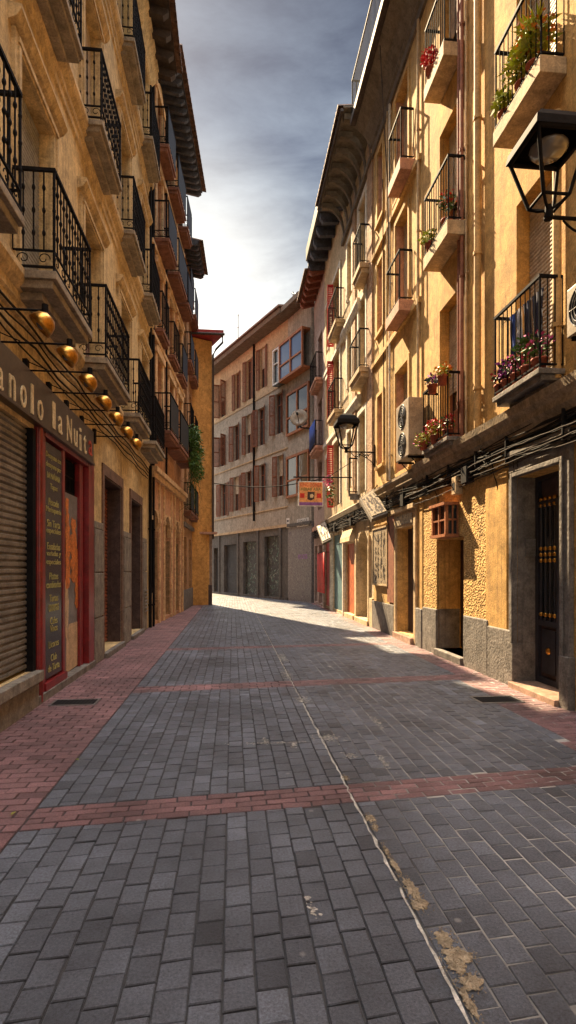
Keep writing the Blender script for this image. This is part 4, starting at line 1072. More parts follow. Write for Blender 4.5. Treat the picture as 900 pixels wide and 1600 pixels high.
# chamfered corner face with enclosed balconies
LH = 2.47
zc0 = zg0
wall(FH, B5, 0, LH, zc0, zg-.02, [], M['greybeige'], deep=3, name='corner_wall')
wall(FH, B5, 0, LH, -.05, zc0-.001, [], M['graffiti2'], deep=3, name='corner_ground_wall')
bays = [(455, 486, 520, 575, .45), (455, 486, 610, 671, .12), (455, 486, 712, 771, .12)]
for i, (xa, xb, yt, yb, pr) in enumerate(bays):
    n = pr; z1 = FH.hit(463, yt, n)[1]; z0 = FH.hit(463, yb, n)[1]; u0, u1 = -.02, 2.35
    if i == 0: u0 = -.2
    mb = MB()
    mb.box(FH, u0, u1, z0-.12, z0, -.3, n).box(FH, u0, u1, z1, z1+.12, -.3, n)
    for k in range(3):
        u = u0+(u1-u0-.10)*k/2; mb.box(FH, u, u+.10, z0, z1, n-.08, n)
    zz = z0+(z1-z0)*.4
    for k in range(2):
        u = u0+(u1-u0-.10)*k/2; mb.box(FH, u+.10, u+(u1-u0-.10)/2, zz-.04, zz+.04, n-.06, n-.01)
    g = mb.build('enclosed_balcony', M['woodframe'], B5)
    mb = MB(); mb.box(FH, u0+.03, u1-.02, z0, z1, n-.1, n-.06); mb.box(FH, u0+.03, u0+.06, z0, z1, -.3, n-.1); mb.build('pane', M['glass_blue'] if i == 0 else M['glass'], g)
    if i == 0:   # white sliding frames on the side return
        mb = MB(); q0, q1 = -.30, .95
        for a, b, c, d in ((q0, q0+.08, z0, z1), ((q0+q1)/2-.05, (q0+q1)/2+.05, z0, z1), (q1-.08, q1, z0, z1), (q0, q1, z0-.08, z0), (q0, q1, z1, z1+.08)): mb.box(FG, a, b, c, d, .30, .40)
        for a, b in ((q0+.08, (q0+q1)/2-.05), ((q0+q1)/2+.05, q1-.08)): mb.box(FG, a, b, zz+.3, zz+.36, .31, .38)
        mb.box(FG, q1-.06, q1, z0-.07, z1+.07, 0, .30)
        mb2 = MB(); mb2.box(FG, q0+.01, q1-.01, z0-.05, z1+.05, .28, .305); mb2.box(FG, q0, q1-.005, z0-.10, z0-.078, 0, .4).box(FG, q0, q1-.005, z1+.078, z1+.10, 0, .4); mb2.build('pane', M['glass'], g)
        mb.build('white_frame', M['white'], g)
mb = MB(); mb.prof(FH, -.5, LH, [(.75, zg-.10), (.75, zg+.15), (-3, zg+1.3), (-3, zg+.0), (0, zg+.0)]); mb.build('corner_eave', M['corbel'], B5)
mb = MB(); mb.box(FH, -.0, LH, zc0-.12, zc0+.02, 0, .07); mb.build('ledge', M['greyrender'], B5)
# scrawls on the corner wall
mb = MB()
u_, z_ = FH.hit(472, 870, .01)
for k, s_ in enumerate('eoxs'):
    write(mb, FH, s_, u_-.45+k*.25, u_-.22+k*.25, z_-.1, z_+.12, .004, .004)
mb.build('scrawl', M['sign_purple'], B5)
# street name plates
ut, zt_ = FH.hit(466, 818, .02)
t = thing('street_name_plate', 'pale street name plate on the chamfered corner of the grey block', 'sign', FH.P(ut, zt_-.2, .02))
u2 = FH.hit(482, 818, .02)[0]; ub0 = FH.hit(464, 818, .02)[0]
mb = MB(); mb.box(FH, ub0, u2, zt_-.18, zt_+.22, .0, .02); mb.build('plate', M['white'], t)
mb = MB(); write(mb, FH, 'CALLE', ub0+.1, u2-.1, zt_+.06, zt_+.17, .021); write(mb, FH, 'ALMO', ub0+.08, u2-.08, zt_-.14, zt_+.02, .021); mb.build('lettering', M['timber_blue'], t)
uu, zz = FG.hit(452, 817, .02)
t = thing('street_name_plate', 'small narrow plate on the long face of the grey block', 'sign', FG.P(uu, zz-.2, .02))
mb = MB(); mb.box(FG, uu-.0, uu+.30, zz-.25, zz+.25, .0, .02); mb.build('plate', M['white'], t)
mb = MB(); mb.box(FG, uu+.06, uu+.24, zz+.06, zz+.16, .02, .024).box(FG, uu+.06, uu+.24, zz-.14, zz-.04, .02, .024); mb.build('marks', M['timber_blue'], t)
# antennas
def antenna(p, h, label):
    t = thing('antenna', label, 'antenna', p, 'television antennas on the end block'); p = Vector(p)
    mb = MB(); mb.cyl(p, p+Vector((0, 0, h)), .03, k=6); mb.build('mast', M['grey_steel'], t)
    for zz, w, k in ((h-.1, .55, 4), (h*.72, .35, 3), (h*.48, .25, 2)):
        mb = MB(); a = p+Vector((-.1, 0, zz)); mb.cyl(a, a+Vector((w, -.1, -.06)), .018, k=5)
        for i in range(k):
            c = a+Vector((w, -.1, -.06))*((i+.5)/k); mb.cyl(c+Vector((0, -.2, -.1)), c+Vector((0, .2, .14)), .012, k=4)
        mb.build('aerial', M['grey_steel'], t)
u_, z_ = FG.hit(372, 548, -.5); antenna(FG.P(u_, z_-.7, -.5), FG.hit(372, 490, -.5)[1]-z_+.7, 'tall television antenna above the middle of the end block roof')
u_, z_ = FH.hit(458, 484, -.6); antenna(FH.P(u_, z_-.2, -.6), FH.hit(458, 456, -.6)[1]-z_+.2, 'short television antenna at the right corner of the end block roof')

# ================================================================ RIGHT 1 : golden building with flower balconies
R1 = thing('apartment_building', 'golden stucco building with flower balconies and the black gated doorway, right', 'building', (3.87, 6, 0))
E1 = FR.hit(659, 500)[0]; TR = 13.3
cA = rect(FR, 807, 870, (807, 262), (843, 571)); cB = rect(FR, 687, 716.5, (687, 452), (698, 676))
zA = [3.93, 7.52, 10.55]; zB = [3.80, 7.38, 10.50]
cz = [(cA[0]+cA[1])/2, (cB[0]+cB[1])/2, 3.6, .8, -2.2]
hw = [(cA[1]-cA[0])/2, (cB[1]-cB[0])/2, .5, .5, .5]
ops = []
for k, (c, w) in enumerate(zip(cz, hw)):
    for fl in range(3):
        z = (zB if k == 1 else zA)[fl]; ops.append([c-w, c+w, z, z+(2.65 if fl < 1 else 2.35), .24])
nwin = len(ops)
gate = rect(FR, 808.5, 884, (840, 736), (808, 1070)); gate[2] = .06; gate.append(.32)
dr2 = rect(FR, 686, 728, (728, 832), (728, 1030)); dr2[2] = .12; dr2.append(.45)
dr2[3] = FR.hit(700, 842)[1]
ops += [gate, dr2]
wall(FR, R1, -6, E1, -.05, TR, ops, M['gold'])
for i, o_ in enumerate(ops[:nwin]):
    k = 'blind' if i // 3 in (0, 2) else 'half'
    window(FR, R1, *o_[:4], .22, k, M['brownshutter'], drop=.4, door=True)
# rough render panel, smooth quoin and stone plinths on the ground floor
u = lambda x, n=0.: FR.hit(x, 800, n)[0]
zbelt = 3.30
mb = MB(); q0, q1 = u(763), u(727.5); mb.box(FR, q0, q1, .75, zbelt, 0, .035)
q2, q3 = u(685), u(664); mb.box(FR, q2, q3, .75, zbelt, 0, .035)
mb.box(FR, dr2[0], dr2[1], dr2[3]+.02, zbelt, 0, .03)
mb.build('rough_render', M['gold_rough'], R1)
mb = MB(); mb.box(FR, u(797), q0-.012, .75, zbelt, 0, .05); mb.box(FR, u(664)+.01, E1, .75, zbelt, 0, .05); mb.build('smooth_pier', M['gold'], R1, bevel=.01)
mb = MB(); mb.box(FR, u(806), u(768), -.02, .76, 0, .075).box(FR, u(768)+.01, u(729), -.02, .84, 0, .065).box(FR, u(686), u(664), -.02, .85, 0, .06).box(FR, u(664)+.01, E1, -.02, .8, 0, .075)
mb.build('plinth', M['stone_grey'], R1, bevel=.018)
# portal
mb = MB(); zt_ = gate[3]; g0, g1 = gate[0], gate[1]
mb.box(FR, g1, g1+.13, .6, zt_+.30, 0, .06).box(FR, g0-.16, g0, .6, zt_+.30, 0, .06).box(FR, g0, g1, zt_, zt_+.30, 0, .06)
mb.box(FR, g1+.0, g1+.055, .6, zt_+.06, .06, .085).box(FR, g0-.055, g0, .6, zt_+.06, .06, .085).box(FR, g0, g1, zt_, zt_+.06, .06, .085)
mb.box(FR, g0-.20, g1+.17, zt_+.30, zt_+.36, 0, .09)
mb.box(FR, g0-.18, g0, -.02, .6, 0, .09)
mb.box(FR, g1-.012, g1+.14, -.02, .6, -.3, .08)
mb.box(FR, g1-.010, g1+.004, .6, zt_, -.3, .0); mb.box(FR, g0-.004, g0+.01, .02, zt_, -.3, .0)
mb.build('portal', M['stone_grey'], R1, bevel=.008)
mb = MB(); write(mb, FR, '11', g1-.0, g1-.12, zt_+.12, zt_+.22, .0605, .004); mb.build('house_number', M['black'], R1)
mb = MB(); mb.box(FR, g0, g1, -.02, .075, -.3, .14); mb.build('threshold', M['threshold'], R1, bevel=.01)
mb = MB(); n = -.30
mb.box(FR, g0, g0+.002, .08, zt_, n-.02, n)
mb.box(FR, g0, g0+.08, .08, zt_, n, n+.05).box(FR, g1-.08, g1, .08, zt_, n, n+.05).box(FR, g0+.08, g1-.08, zt_-.42, zt_-.34, n, n+.05).box(FR, g0+.08, g1-.08, zt_-.06, zt_, n, n+.05)
mc = (g0+g1)/2
mb.box(FR, mc-.04, mc+.04, .08, zt_-.42, n, n+.055)
for a, b in ((g0+.08, mc-.04), (mc+.04, g1-.08)):
    mb.box(FR, a, b, .08, .16, n, n+.045).box(FR, a, b, .85, .92, n, n+.045).box(FR, a+.06, b-.06, .22, .80, n, n+.03)
gt = mb.build('gate', M['gatepaint'], R1, bevel=.004)
mb = MB(); mb.box(FR, g0, g1, .08, zt_, n-.02, n); mb.build('backing', M['doorwood'], gt)
mb = MB(); br = MB()
for a, b in ((g0+.08, mc-.04), (mc+.04, g1-.08)):
    for i in range(4):
        uu = a+(b-a)*(i+.5)/4; mb.cyl(FR.P(uu, .92, n+.035), FR.P(uu, zt_-.42, n+.035), .017, k=8)
        for zc in (1.0, 1.72, 1.80, 1.88, 2.46, 2.54):
            for z in (zc,):
                br.lathe(FR.P(uu, z-.026, n+.035), (0, 0, 1), [(.016, 0), (.030, .012), (.030, .038), (.016, .052)], 8)
    br.lathe(FR.P((a+b)/2, .52, n+.035), FR.n, [(.0, .03), (.035, .02), (.05, 0)], 8)
mb.build('gate_bars', M['gatepaint'], gt); br.build('brass_rings', M['brass'], gt)
mb = MB(); mb.box(FR, g0+.1, g1-.1, .95, zt_-.44, n+.001, n+.006); mb.build('pane', M['glass'], gt)
mb = MB(); mb.box(FR, g1-.04, g1-.008, 1.78, 2.02, -.24, -.10); mb.build('door_buzzer', M['grey_steel'], R1)
# side door with steps
mb = MB(); mb.box(FR, dr2[0], dr2[1], .15, dr2[3], -.46, -.42)
for i in range(7): uu = dr2[0]+(dr2[1]-dr2[0])*i/7; mb.box(FR, uu, uu+.02, .15, dr2[3], -.42, -.41)
mb.build('door', M['doorwood'], R1)
mb = MB(); mb.box(FR, dr2[0]+.002, dr2[1]+.03, -.02, .12, -.42, .10); mb.build('doorstep', M['stone_grey'], R1, bevel=.015)
mb = MB(); mb.box(FR, dr2[1]-.01, dr2[1]+.002, .86, dr2[3], -.40, .0); mb.build('jamb_paint', M['gold'], R1)
mb = MB(); mb.box(FR, dr2[1]-.012, dr2[1]+.002, .0, .86, -.40, .0); mb.build('jamb_stone', M['stone_grey'], R1)
# belt course, cornice, terrace
mb = MB()
mb.prof(FR, -6, E1, [(0, 3.34), (.06, 3.36), (.08, 3.44), (.14, 3.50), (.14, 3.58), (.20, 3.64), (.22, 3.74), (0, 3.80)])
mb.build('belt_course', M['belt'], R1)
E2 = FR.hit(584, 500)[0]
def terrace(F, B, a, b):
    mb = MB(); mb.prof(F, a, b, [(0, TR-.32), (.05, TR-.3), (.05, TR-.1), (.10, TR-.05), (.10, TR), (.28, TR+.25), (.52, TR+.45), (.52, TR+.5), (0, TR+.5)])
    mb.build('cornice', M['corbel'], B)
    mb = MB(); mb.box(F, a, b, TR+.502, TR+.68, -.5, .66); mb.build('terrace_slab', M['timber'], B)
    railing(F, B, a, b, TR+.68, .64, h=1.05, gap=.11, scrolls=False, knots=False, name='terrace_railing', n0=-.4)
terrace(FR, R1, -6, E1)
# balconies
kw = dict(gap=.105, knots=False, scrolls=False, h=1.08, r=.008)
PB = .33
bA1 = px_balcony(FR, R1, 769, 624, 842, 571, PB, th=.2, steps=3, m=M['stone_grey'], **kw)[1]
bA3 = px_balcony(FR, R1, 770, 210, 844, 82, PB, th=.20, steps=1, m=M['gold_trim'], **kw)[1]
bB1 = px_balcony(FR, R1, 659, 710, 698, 676, PB, th=.2, steps=3, m=M['stone_grey'], **kw)[1]
bB2 = px_balcony(FR, R1, 661, 404, 699, 342, PB, th=.24, steps=1, m=M['gold_trim'], **kw)[1]
bB3 = px_balcony(FR, R1, 662, 144, 693, 59, PB, th=.24, steps=1, m=M['gold_trim'], **kw)[1]
balcony(FR, R1, bA3[0], bA3[1], zA[2]+.1, PB, th=.2, steps=1, m=M['gold_trim'], **kw)
for zz in zA: balcony(FR, R1, 3.0, 4.2, zz, PB, th=.2, steps=1, m=M['gold_trim'], **kw)
pipe(FR, R1, u(754), 3.8, TR-.3, n=.08, r=.055, m=M['pipe_gold'])
pipe(FR, R1, u(727), 3.8, TR-.3, n=.06, r=.035, m=M['pipe_red']); pipe(FR, R1, u(722), 3.8, TR-.3, n=.06, r=.028, m=M['pipe_red'])
pipe(FR, R1, u(732), 3.8, TR-.3, n=.04, r=.018, m=M['gold_trim']); pipe(FR, R1, u(879), 3.85, 7.0, n=.07, r=.05, m=M['pipe_gold'])

# ================================================================ RIGHT 2
R2 = thing('apartment_building', 'pale golden building with pinkish bare balconies, between the flower balconies and the rough stone strip', 'building', (3.87, 13, 0))
oc = rect(FR, 619, 639, (619, 545), (619, 640)); od = rect(FR, 591, 599, (591, 400), (591, 480))
zc = [3.9, FR.hit(623, 466, PB)[1], FR.hit(625, 246, PB)[1]]
ops = []
for z in zc: ops.append([oc[0], oc[1], z, z+2.35, .24]); ops.append([od[0], od[1], z+.5, z+2.3, .2])
ops.append([oc[0], oc[1], 12.0, 12.9, .2]) if zc[2] < 9.3 else None
d3 = rect(FR, 621, 649, (640, 823), (640, 1000)); d3[2] = .15; d3.append(.3); d3[3] = FR.hit(649, 820)[1]
ops.append(d3)
wall(FR, R2, E1+.001, E2, -.05, TR, ops, M['gold2'])
for o_ in ops[:-1]: window(FR, R2, *o_[:4], (o_[4] if len(o_) > 4 else .2)-.02, 'half' if o_[2] > 8 else 'blind', M['redwood'], drop=.3)
mb = MB()
for o_ in ops[:-1]:   # reddish painted reveals and pale surrounds
    for s_, q in ((o_[0], -1), (o_[1], 1)):
        a, b = sorted((s_, s_+q*.10)); mb.box(FR, a, b, o_[2]-.05, o_[3]+.1, 0, .035)
    mb.box(FR, o_[0], o_[1], o_[3], o_[3]+.1, 0, .035); mb.box(FR, o_[0]-.14, o_[1]+.14, o_[2]-.13, o_[2]-.05, 0, .07)
mb.build('window_surrounds', M['gold2'], R2)
mb = MB()
for o_ in ops[:-1]: mb.box(FR, o_[1]-.006, o_[1]+.002, o_[2], o_[3], -.2, -.002)
mb.build('painted_reveals', M['pink_slab'], R2)
mb = MB(); mb.box(FR, d3[0], d3[1], .15, d3[3]-.0, -.3, -.26); mb.build('door', M['doorwood'], R2)
mb = MB(); mb.box(FR, d3[0]-.02, d3[1]+.02, -.02, .14, -.28, .12); mb.build('doorstep', M['threshold'], R2, bevel=.01)
mb = MB(); mb.box(FR, d3[0]-.14, d3[0], 0, d3[3]+.35, 0, .05).box(FR, d3[1], d3[1]+.14, 0, d3[3]+.35, 0, .05).box(FR, d3[0], d3[1], d3[3], d3[3]+.35, 0, .045).box(FR, d3[0]-.18, d3[1]+.18, d3[3]+.35, d3[3]+.45, 0, .12)
mb.build('door_surround', M['gold_trim'], R2, bevel=.008)
mb = MB(); mb.box(FR, d3[0]+.05, d3[1]-.05, d3[3]+.06, d3[3]+.28, .046, .06); mb.build('door_plaque', M['weathered'], R2)
mb = MB(); mb.box(FR, E1+.01, d3[0]-.15, -.02, .8, 0, .06).box(FR, d3[1]+.15, E2, -.02, .75, 0, .05); mb.build('plinth', M['stone_grey'], R2, bevel=.015)
mb = MB(); mb.box(FR, u(619), u(608), .8, 2.9, 0, .05); mb.build('painted_pier', M['pipe_red'], R2)
mb = MB(); mb.prof(FR, E1+.001, E2, [(0, 3.34), (.06, 3.36), (.08, 3.44), (.14, 3.50), (.14, 3.58), (.18, 3.64), (.18, 3.70), (0, 3.74)]); mb.build('belt_course', M['belt'], R2)
for y_ in (zc[1]-.3, zc[2]-.3):
    mb = MB(); mb.box(FR, E1+.02, E2, y_, y_+.12, 0, .07); mb.build('string_course', M['gold2'], R2)
terrace(FR, R2, E1+.001, E2)
px_balcony(FR, R2, 602, 506, 623, 462, PB, th=.24, steps=1, m=M['pink_slab'], gap=.28, knots=False, scrolls=False)
px_balcony(FR, R2, 606, 292, 625, 246, PB, th=.24, steps=1, m=M['pink_slab'], gap=.28, knots=False, scrolls=False)
pipe(FR, R2, u(612), 3.8, TR-.3, n=.05, r=.03, m=M['white_trim']); pipe(FR, R2, u(608), 3.8, TR-.3, n=.05, r=.025, m=M['gold_trim'])
pipe(FR, R2, u(657), 3.8, TR-.3, n=.05, r=.03, m=M['gold_trim'])

# ================================================================ RIGHT 3 : cream house with rough stone strips and corbelled eave
R3 = thing('apartment_building', 'cream house with rough stone strips and a curved corbel eave, right', 'building', (3.87, 17, 0))
E3 = FR.hit(537, 500)[0]; T3r = 13.9
ob = rect(FR, 562, 573, (562, 700), (562, 800)); oe = rect(FR, 544, 551, (544, 700), (544, 800))
z3 = [3.9, FR.hit(561, 574, PB)[1], FR.hit(562, 409, PB)[1]]
ops = []
for z in z3:
    ops.append([ob[0], ob[1], z, z+2.4, .22])
    ops.append([oe[0], oe[1], z+.4, z+2.3, .18])
a1 = rect(FR, 559, 577, (577, 826), (577, 970)); a1[2] = .15; a1.append(.35)
a2 = rect(FR, 541, 553.5, (553, 848), (553, 960)); a2[2] = .15; a2.append(.25)
ops += [a1, a2]
wall(FR, R3, E2+.001, E3, -.05, T3r, ops, M['cream'])
for o_ in ops[:-2]: window(FR, R3, *o_[:4], .18, 'half', M['white'], drop=.4)
mb = MB()
for o_ in ops[:-2]:
    for s_, q in ((o_[0], -1), (o_[1], 1)):
        a, b = sorted((s_, s_+q*.13)); mb.box(FR, a, b, o_[2], o_[3]+.14, 0, .05)
    mb.box(FR, o_[0], o_[1], o_[3], o_[3]+.14, 0, .05)
mb.build('window_surrounds', M['white_trim'], R3)
mb = MB(); mb.box(FR, E2+.02, E2+.55, 3.8, T3r-.2, 0, .05).box(FR, oe[0]-.55, oe[0]-.15, 3.8, T3r-.2, 0, .05); mb.build('rough_stone_strips', M['quoin'], R3)
for z in z3[1:]:
    mb = MB(); mb.prof(FR, oe[0]-1.2, E3, [(0, z-.70), (.08, z-.66), (.14, z-.5), (.14, z-.40), (0, z-.38)]); mb.build('string_course', M['white_trim'], R3)
mb = MB(); mb.box(FR, a2[0], a2[1], .15, a2[3], -.12, -.05); mb.build('door', M['doororange'], R3)
mb = MB(); mb.box(FR, a1[0], a1[1], .15, a1[3], -.35, -.3); mb.build('door', M['doorwood'], R3)
mb = MB()   # arched top of the dark doorway
c = (a1[0]+a1[1])/2; r = (a1[1]-a1[0])/2; zc_ = a1[3]-r
for s_ in (-1, 1): mb.plate(FR, [(c+s_*r, a1[3]+.02), (c, a1[3]+.02)]+[(c+s_*r*math.sin(t*PI/12), zc_+r*math.cos(t*PI/12)) for t in range(7)], -.3, .02)
mb.box(FR, a1[0]-.14, a1[0], .1, a1[3]-.2, 0, .06).box(FR, a1[1], a1[1]+.14, .1, a1[3]-.2, 0, .06)
mb.build('arch_head', M['cream'], R3)
mb = MB(); mb.box(FR, a1[0]-.1, a1[1]+.1, -.02, .14, -.2, .1).box(FR, a2[0]-.1, a2[1]+.1, -.02, .14, -.2, .08).box(FR, E2, a1[0]-.15, -.02, .8, 0, .05).box(FR, a2[1]+.1, E3, -.02, .6, 0, .04); mb.build('plinth', M['cream'], R3, bevel=.01)
mb = MB(); mb.prof(FR, a2[0]-.15, a2[1]+.15, [(0, a2[3]+.05), (.2, a2[3]+.05), (.18, a2[3]+.2), (.06, a2[3]+.5), (0, a2[3]+.5)]); mb.build('door_hood', M['cream'], R3)
mb = MB(); mb.prof(FR, E2+.001, E3, [(0, 3.40), (.1, 3.45), (.14, 3.6), (0, 3.7)]); mb.build('belt_course', M['belt'], R3)
k3 = dict(gap=.14, knots=False, scrolls=False)
px_balcony(FR, R3, 545, 596, 561, 574, PB, th=.28, steps=2, m=M['gold_trim'], **k3)
px_balcony(FR, R3, 550, 438, 562, 409, PB, th=.28, steps=2, m=M['gold_trim'], **k3)
balcony(FR, R3, oe[0]-.9, ob[1]+.1, 3.95, PB, th=.2, steps=2, m=M['stone_grey'], **k3)
ez = 14.0
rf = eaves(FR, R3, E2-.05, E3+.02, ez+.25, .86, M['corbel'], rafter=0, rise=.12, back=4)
k = 7
for i in range(k):    # curved corbels
    uc = E2+.2+(E3-E2-.4)*i/(k-1); mb = MB()
    mb.box(FR, uc-.09, uc+.09, ez+.08, ez+.245, .42, .80)
    pts = [(.02, ez-.95)]
    outer = [(.06+.62*(1-math.cos(t*PI/16)), ez-.80+.88*math.sin(t*PI/16)) for t in range(9)]
    inner = [(.02+.50*(1-math.cos(t*PI/16)), ez-.72+.94*math.sin(t*PI/16)) for t in range(8, -1, -1)]
    mb.prof(FR, uc-.05, uc+.05, outer+inner); mb.build('corbel', M['corbel'], rf)
mb = MB(); mb.box(FR, E2, E3, T3r-.95, T3r-.8, 0, .1); mb.build('cornice', M['corbel'], R3)
mb = MB(); mb.cyl(FR.P(E2-.05, ez+.19, .90), FR.P(E3, ez+.19, .90), .045, k=8); mb.build('gutter', M['timber'], rf)
# ================================================================ RIGHT 4 : red shutters
R4 = thing('apartment_building', 'cream house with bright red shutters and thin railings, right', 'building', (3.87, 20.5, 0))
E4 = FR.hit(507, 500)[0]; T4 = 14.6
og = rect(FR, 521, 532, (525, 600), (525, 700)); oh = rect(FR, 509.5, 513.5, (511, 600), (511, 700))
z4 = [4.0, FR.hit(522, 639, PB)[1], FR.hit(524, 503, PB)[1]]
ops = []
for z in z4: ops.append([og[0], og[1], z, z+2.4, .2]); ops.append([oh[0], oh[1], z+.3, z+2.2, .2])
ops.append([og[0]-.8, og[1], .1, 2.9, .3]); ops.append([og[1]+.3, E4-.3, .1, 2.9, .3])
wall(FR, R4, E3+.001, E4, -.05, T4, ops, M['cream'])
for i, o_ in enumerate(ops[:-2]): window(FR, R4, *o_[:4], .18, 'glass', M['brownshutter'])
for z in z4: swing_louvre(FR, R4, og[1]-.02, z, z+2.4, 1.5, .24, M['redshutter'])
mb = MB()
for o_ in ops[:-2]:
    for s_, q in ((o_[0], -1),):
        a, b = sorted((s_, s_+q*.14)); mb.box(FR, a, b, o_[2], o_[3]+.14, 0, .05)
    mb.box(FR, o_[0], o_[1], o_[3], o_[3]+.14, 0, .05)
mb.build('window_surrounds', M['white_trim'], R4)
for z in z4[1:]: mb = MB(); mb.box(FR, E3+.01, E4, z-.55, z-.4, 0, .08); mb.build('string_course', M['white_trim'], R4)
px_balcony(FR, R4, 511, 655, 522, 639, PB, th=.25, steps=2, m=M['gold_trim'], **k3); px_balcony(FR, R4, 512, 521, 524, 503, PB, th=.25, steps=2, m=M['gold_trim'], **k3)
mb = MB(); o_ = ops[-2]; mb.box(FR, o_[0], o_[1], .1, 2.9, -.1, -.04); mb.build('door', M['teal'], R4)
mb = MB(); o_ = ops[-1]; mb.box(FR, o_[0], o_[1], .1, 2.9, -.1, -.04); mb.build('door', M['redshutter'], R4)
mb = MB()
for uu in (og[0]-.9, og[1]+.02, og[1]+.2, E4-.25): mb.box(FR, uu, uu+.12, 0, 3.1, 0, .10)
mb.build('pilasters', M['white_trim'], R4)
mb = MB(); mb.prof(FR, E3+.001, E4, [(0, 3.40), (.1, 3.45), (.14, 3.6), (0, 3.7)]); mb.build('belt_course', M['belt'], R4)
r4 = eaves(FR, R4, E3+.03, E4, T4, .75, M['timber_blue'], tile=False, rafter=.7, rise=.1, rw=.09, rh=.35)
mb = MB(); mb.box(FR, E3+.03, E4, T4+.06, T4+.55, .74, .80); mb.build('fascia', mat('olive_metal', (.12, .12, .06), .5, var=.3), r4)
# ================================================================ RIGHT 5
R5 = thing('apartment_building', 'pinkish grey house with a dark red eave and the blue draped balcony, right', 'building', (3.87, 24.5, 0))
E5 = 25.85; T5 = 14.3
oi = rect(FR, 497, 503, (500, 600), (500, 700)); ops = []
z5 = [4.3, FR.hit(500, 684, .35)[1], FR.hit(500, 571, .35)[1]]
for z in z5: ops.append([oi[0], oi[1], z, z+2.2, .2])
ops.append([E4+.5, E4+1.5, .1, 2.7, .25]); ops.append([E4+2.0, E4+2.8, .1, 2.7, .25])
wall(FR, R5, E4+.001, E5, -.05, T5, ops, M['pinkwall'])
for o_ in ops[:3]: window(FR, R5, *o_[:4], .18, 'glass', M['brownshutter'])
for q, o_ in enumerate(ops[3:]): mb = MB(); mb.box(FR, o_[0], o_[1], .1, 2.7, -.25, -.2); mb.build('door', M['doorwood'] if q else M['redpaint'], R5)
for i, z in enumerate(z5[1:]):
    b_ = balcony(FR, R5, oi[0]-.35, oi[1]+.35, z, .35, th=.25, steps=2, m=M['pink_slab'], **k3)
mb = MB(); mb.box(FR, E4+.01, E5, 3.4, 3.6, 0, .1); mb.build('belt_course', M['pink_slab'], R5)
eaves(FR, R5, E4+.02, E5, T5, .7, M['redwood'], rafter=.5, rise=.25, rw=.08, rh=.22)
t = thing('blue_drape', 'blue cloth draped over a small balcony railing, far right side', 'cloth', FR.P(oi[0], z5[1], .4))
mb = MB(); k = 16; a, b = oi[0]-.36, oi[1]+.36
vs = [FR.P(a+(b-a)*i/k, z, .375+.018*math.sin(i*1.9)) for z in (z5[1]+.1, z5[1]+1.1) for i in range(k+1)]
mb.add(vs, [(i, i+1, k+2+i, k+1+i) for i in range(k)], True); o_ = mb.build('cloth', M['blue'], t)
sm = o_.modifiers.new('thick', 'SOLIDIFY'); sm.thickness = .01
# satellite dish
us_, zs_ = FR.hit(487, 625, .6)
t = thing('red_drape', 'red cloth hanging in front of a shop door at the far right', 'cloth', FR.P(u(502), .7, .3))
mb = MB(); k = 12; a, b = u(507, .3), u(497, .3); zt3 = FR.hit(502, 864, .3)[1]; zb3 = FR.hit(502, 926, .3)[1]
vs = [FR.P(a+(b-a)*i/k, z, .30+.04*math.sin(i*1.7)) for z in (zb3, (zb3+zt3)/2, zt3) for i in range(k+1)]
mb.add(vs, [(q*(k+1)+i, q*(k+1)+i+1, (q+1)*(k+1)+i+1, (q+1)*(k+1)+i) for q in range(2) for i in range(k)], True); o_ = mb.build('cloth', M['redshutter'], t)
sm = o_.modifiers.new('thick', 'SOLIDIFY'); sm.thickness = .01
mb = MB(); mb.cyl(FR.P(a, zt3+.01, .3), FR.P(b, zt3+.01, .3), .015, k=6).cyl(FR.P(a, zt3+.01, 0), FR.P(a, zt3+.01, .3), .012, k=5).cyl(FR.P(b, zt3+.01, 0), FR.P(b, zt3+.01, .3), .012, k=5); mb.build('rod', M['iron'], t)
t = thing('satellite_dish', 'pale satellite dish on the corner of the pinkish house', 'satellite dish', FR.P(25.5, zs_-.4, 0))
cpt = FR.P(25.4, zs_, .75); ax = Vector((-.35, -1, .25)).normalized()
mb = MB(); R_ = .42; mb.lathe(cpt, ax, [(0, 0), (R_*.5, .03), (R_*.85, .09), (R_, .13), (R_, .15), (R_*.5, .045), (0, .02)], 20); mb.build('dish', M['plastic'], t)
mb = MB(); mb.cyl(FR.P(25.5, zs_-.4, 0), FR.P(25.42, zs_-.4, .7), .03, k=6).cyl(FR.P(25.42, zs_-.4, .7), cpt, .03, k=6).cyl(cpt-Vector((0, 0, .38)), cpt+ax*.5, .015, k=5); mb.lathe(cpt+ax*.45, ax, [(0, 0), (.05, 0), (.05, .12), (0, .12)], 8); mb.build('arm', M['iron'], t)

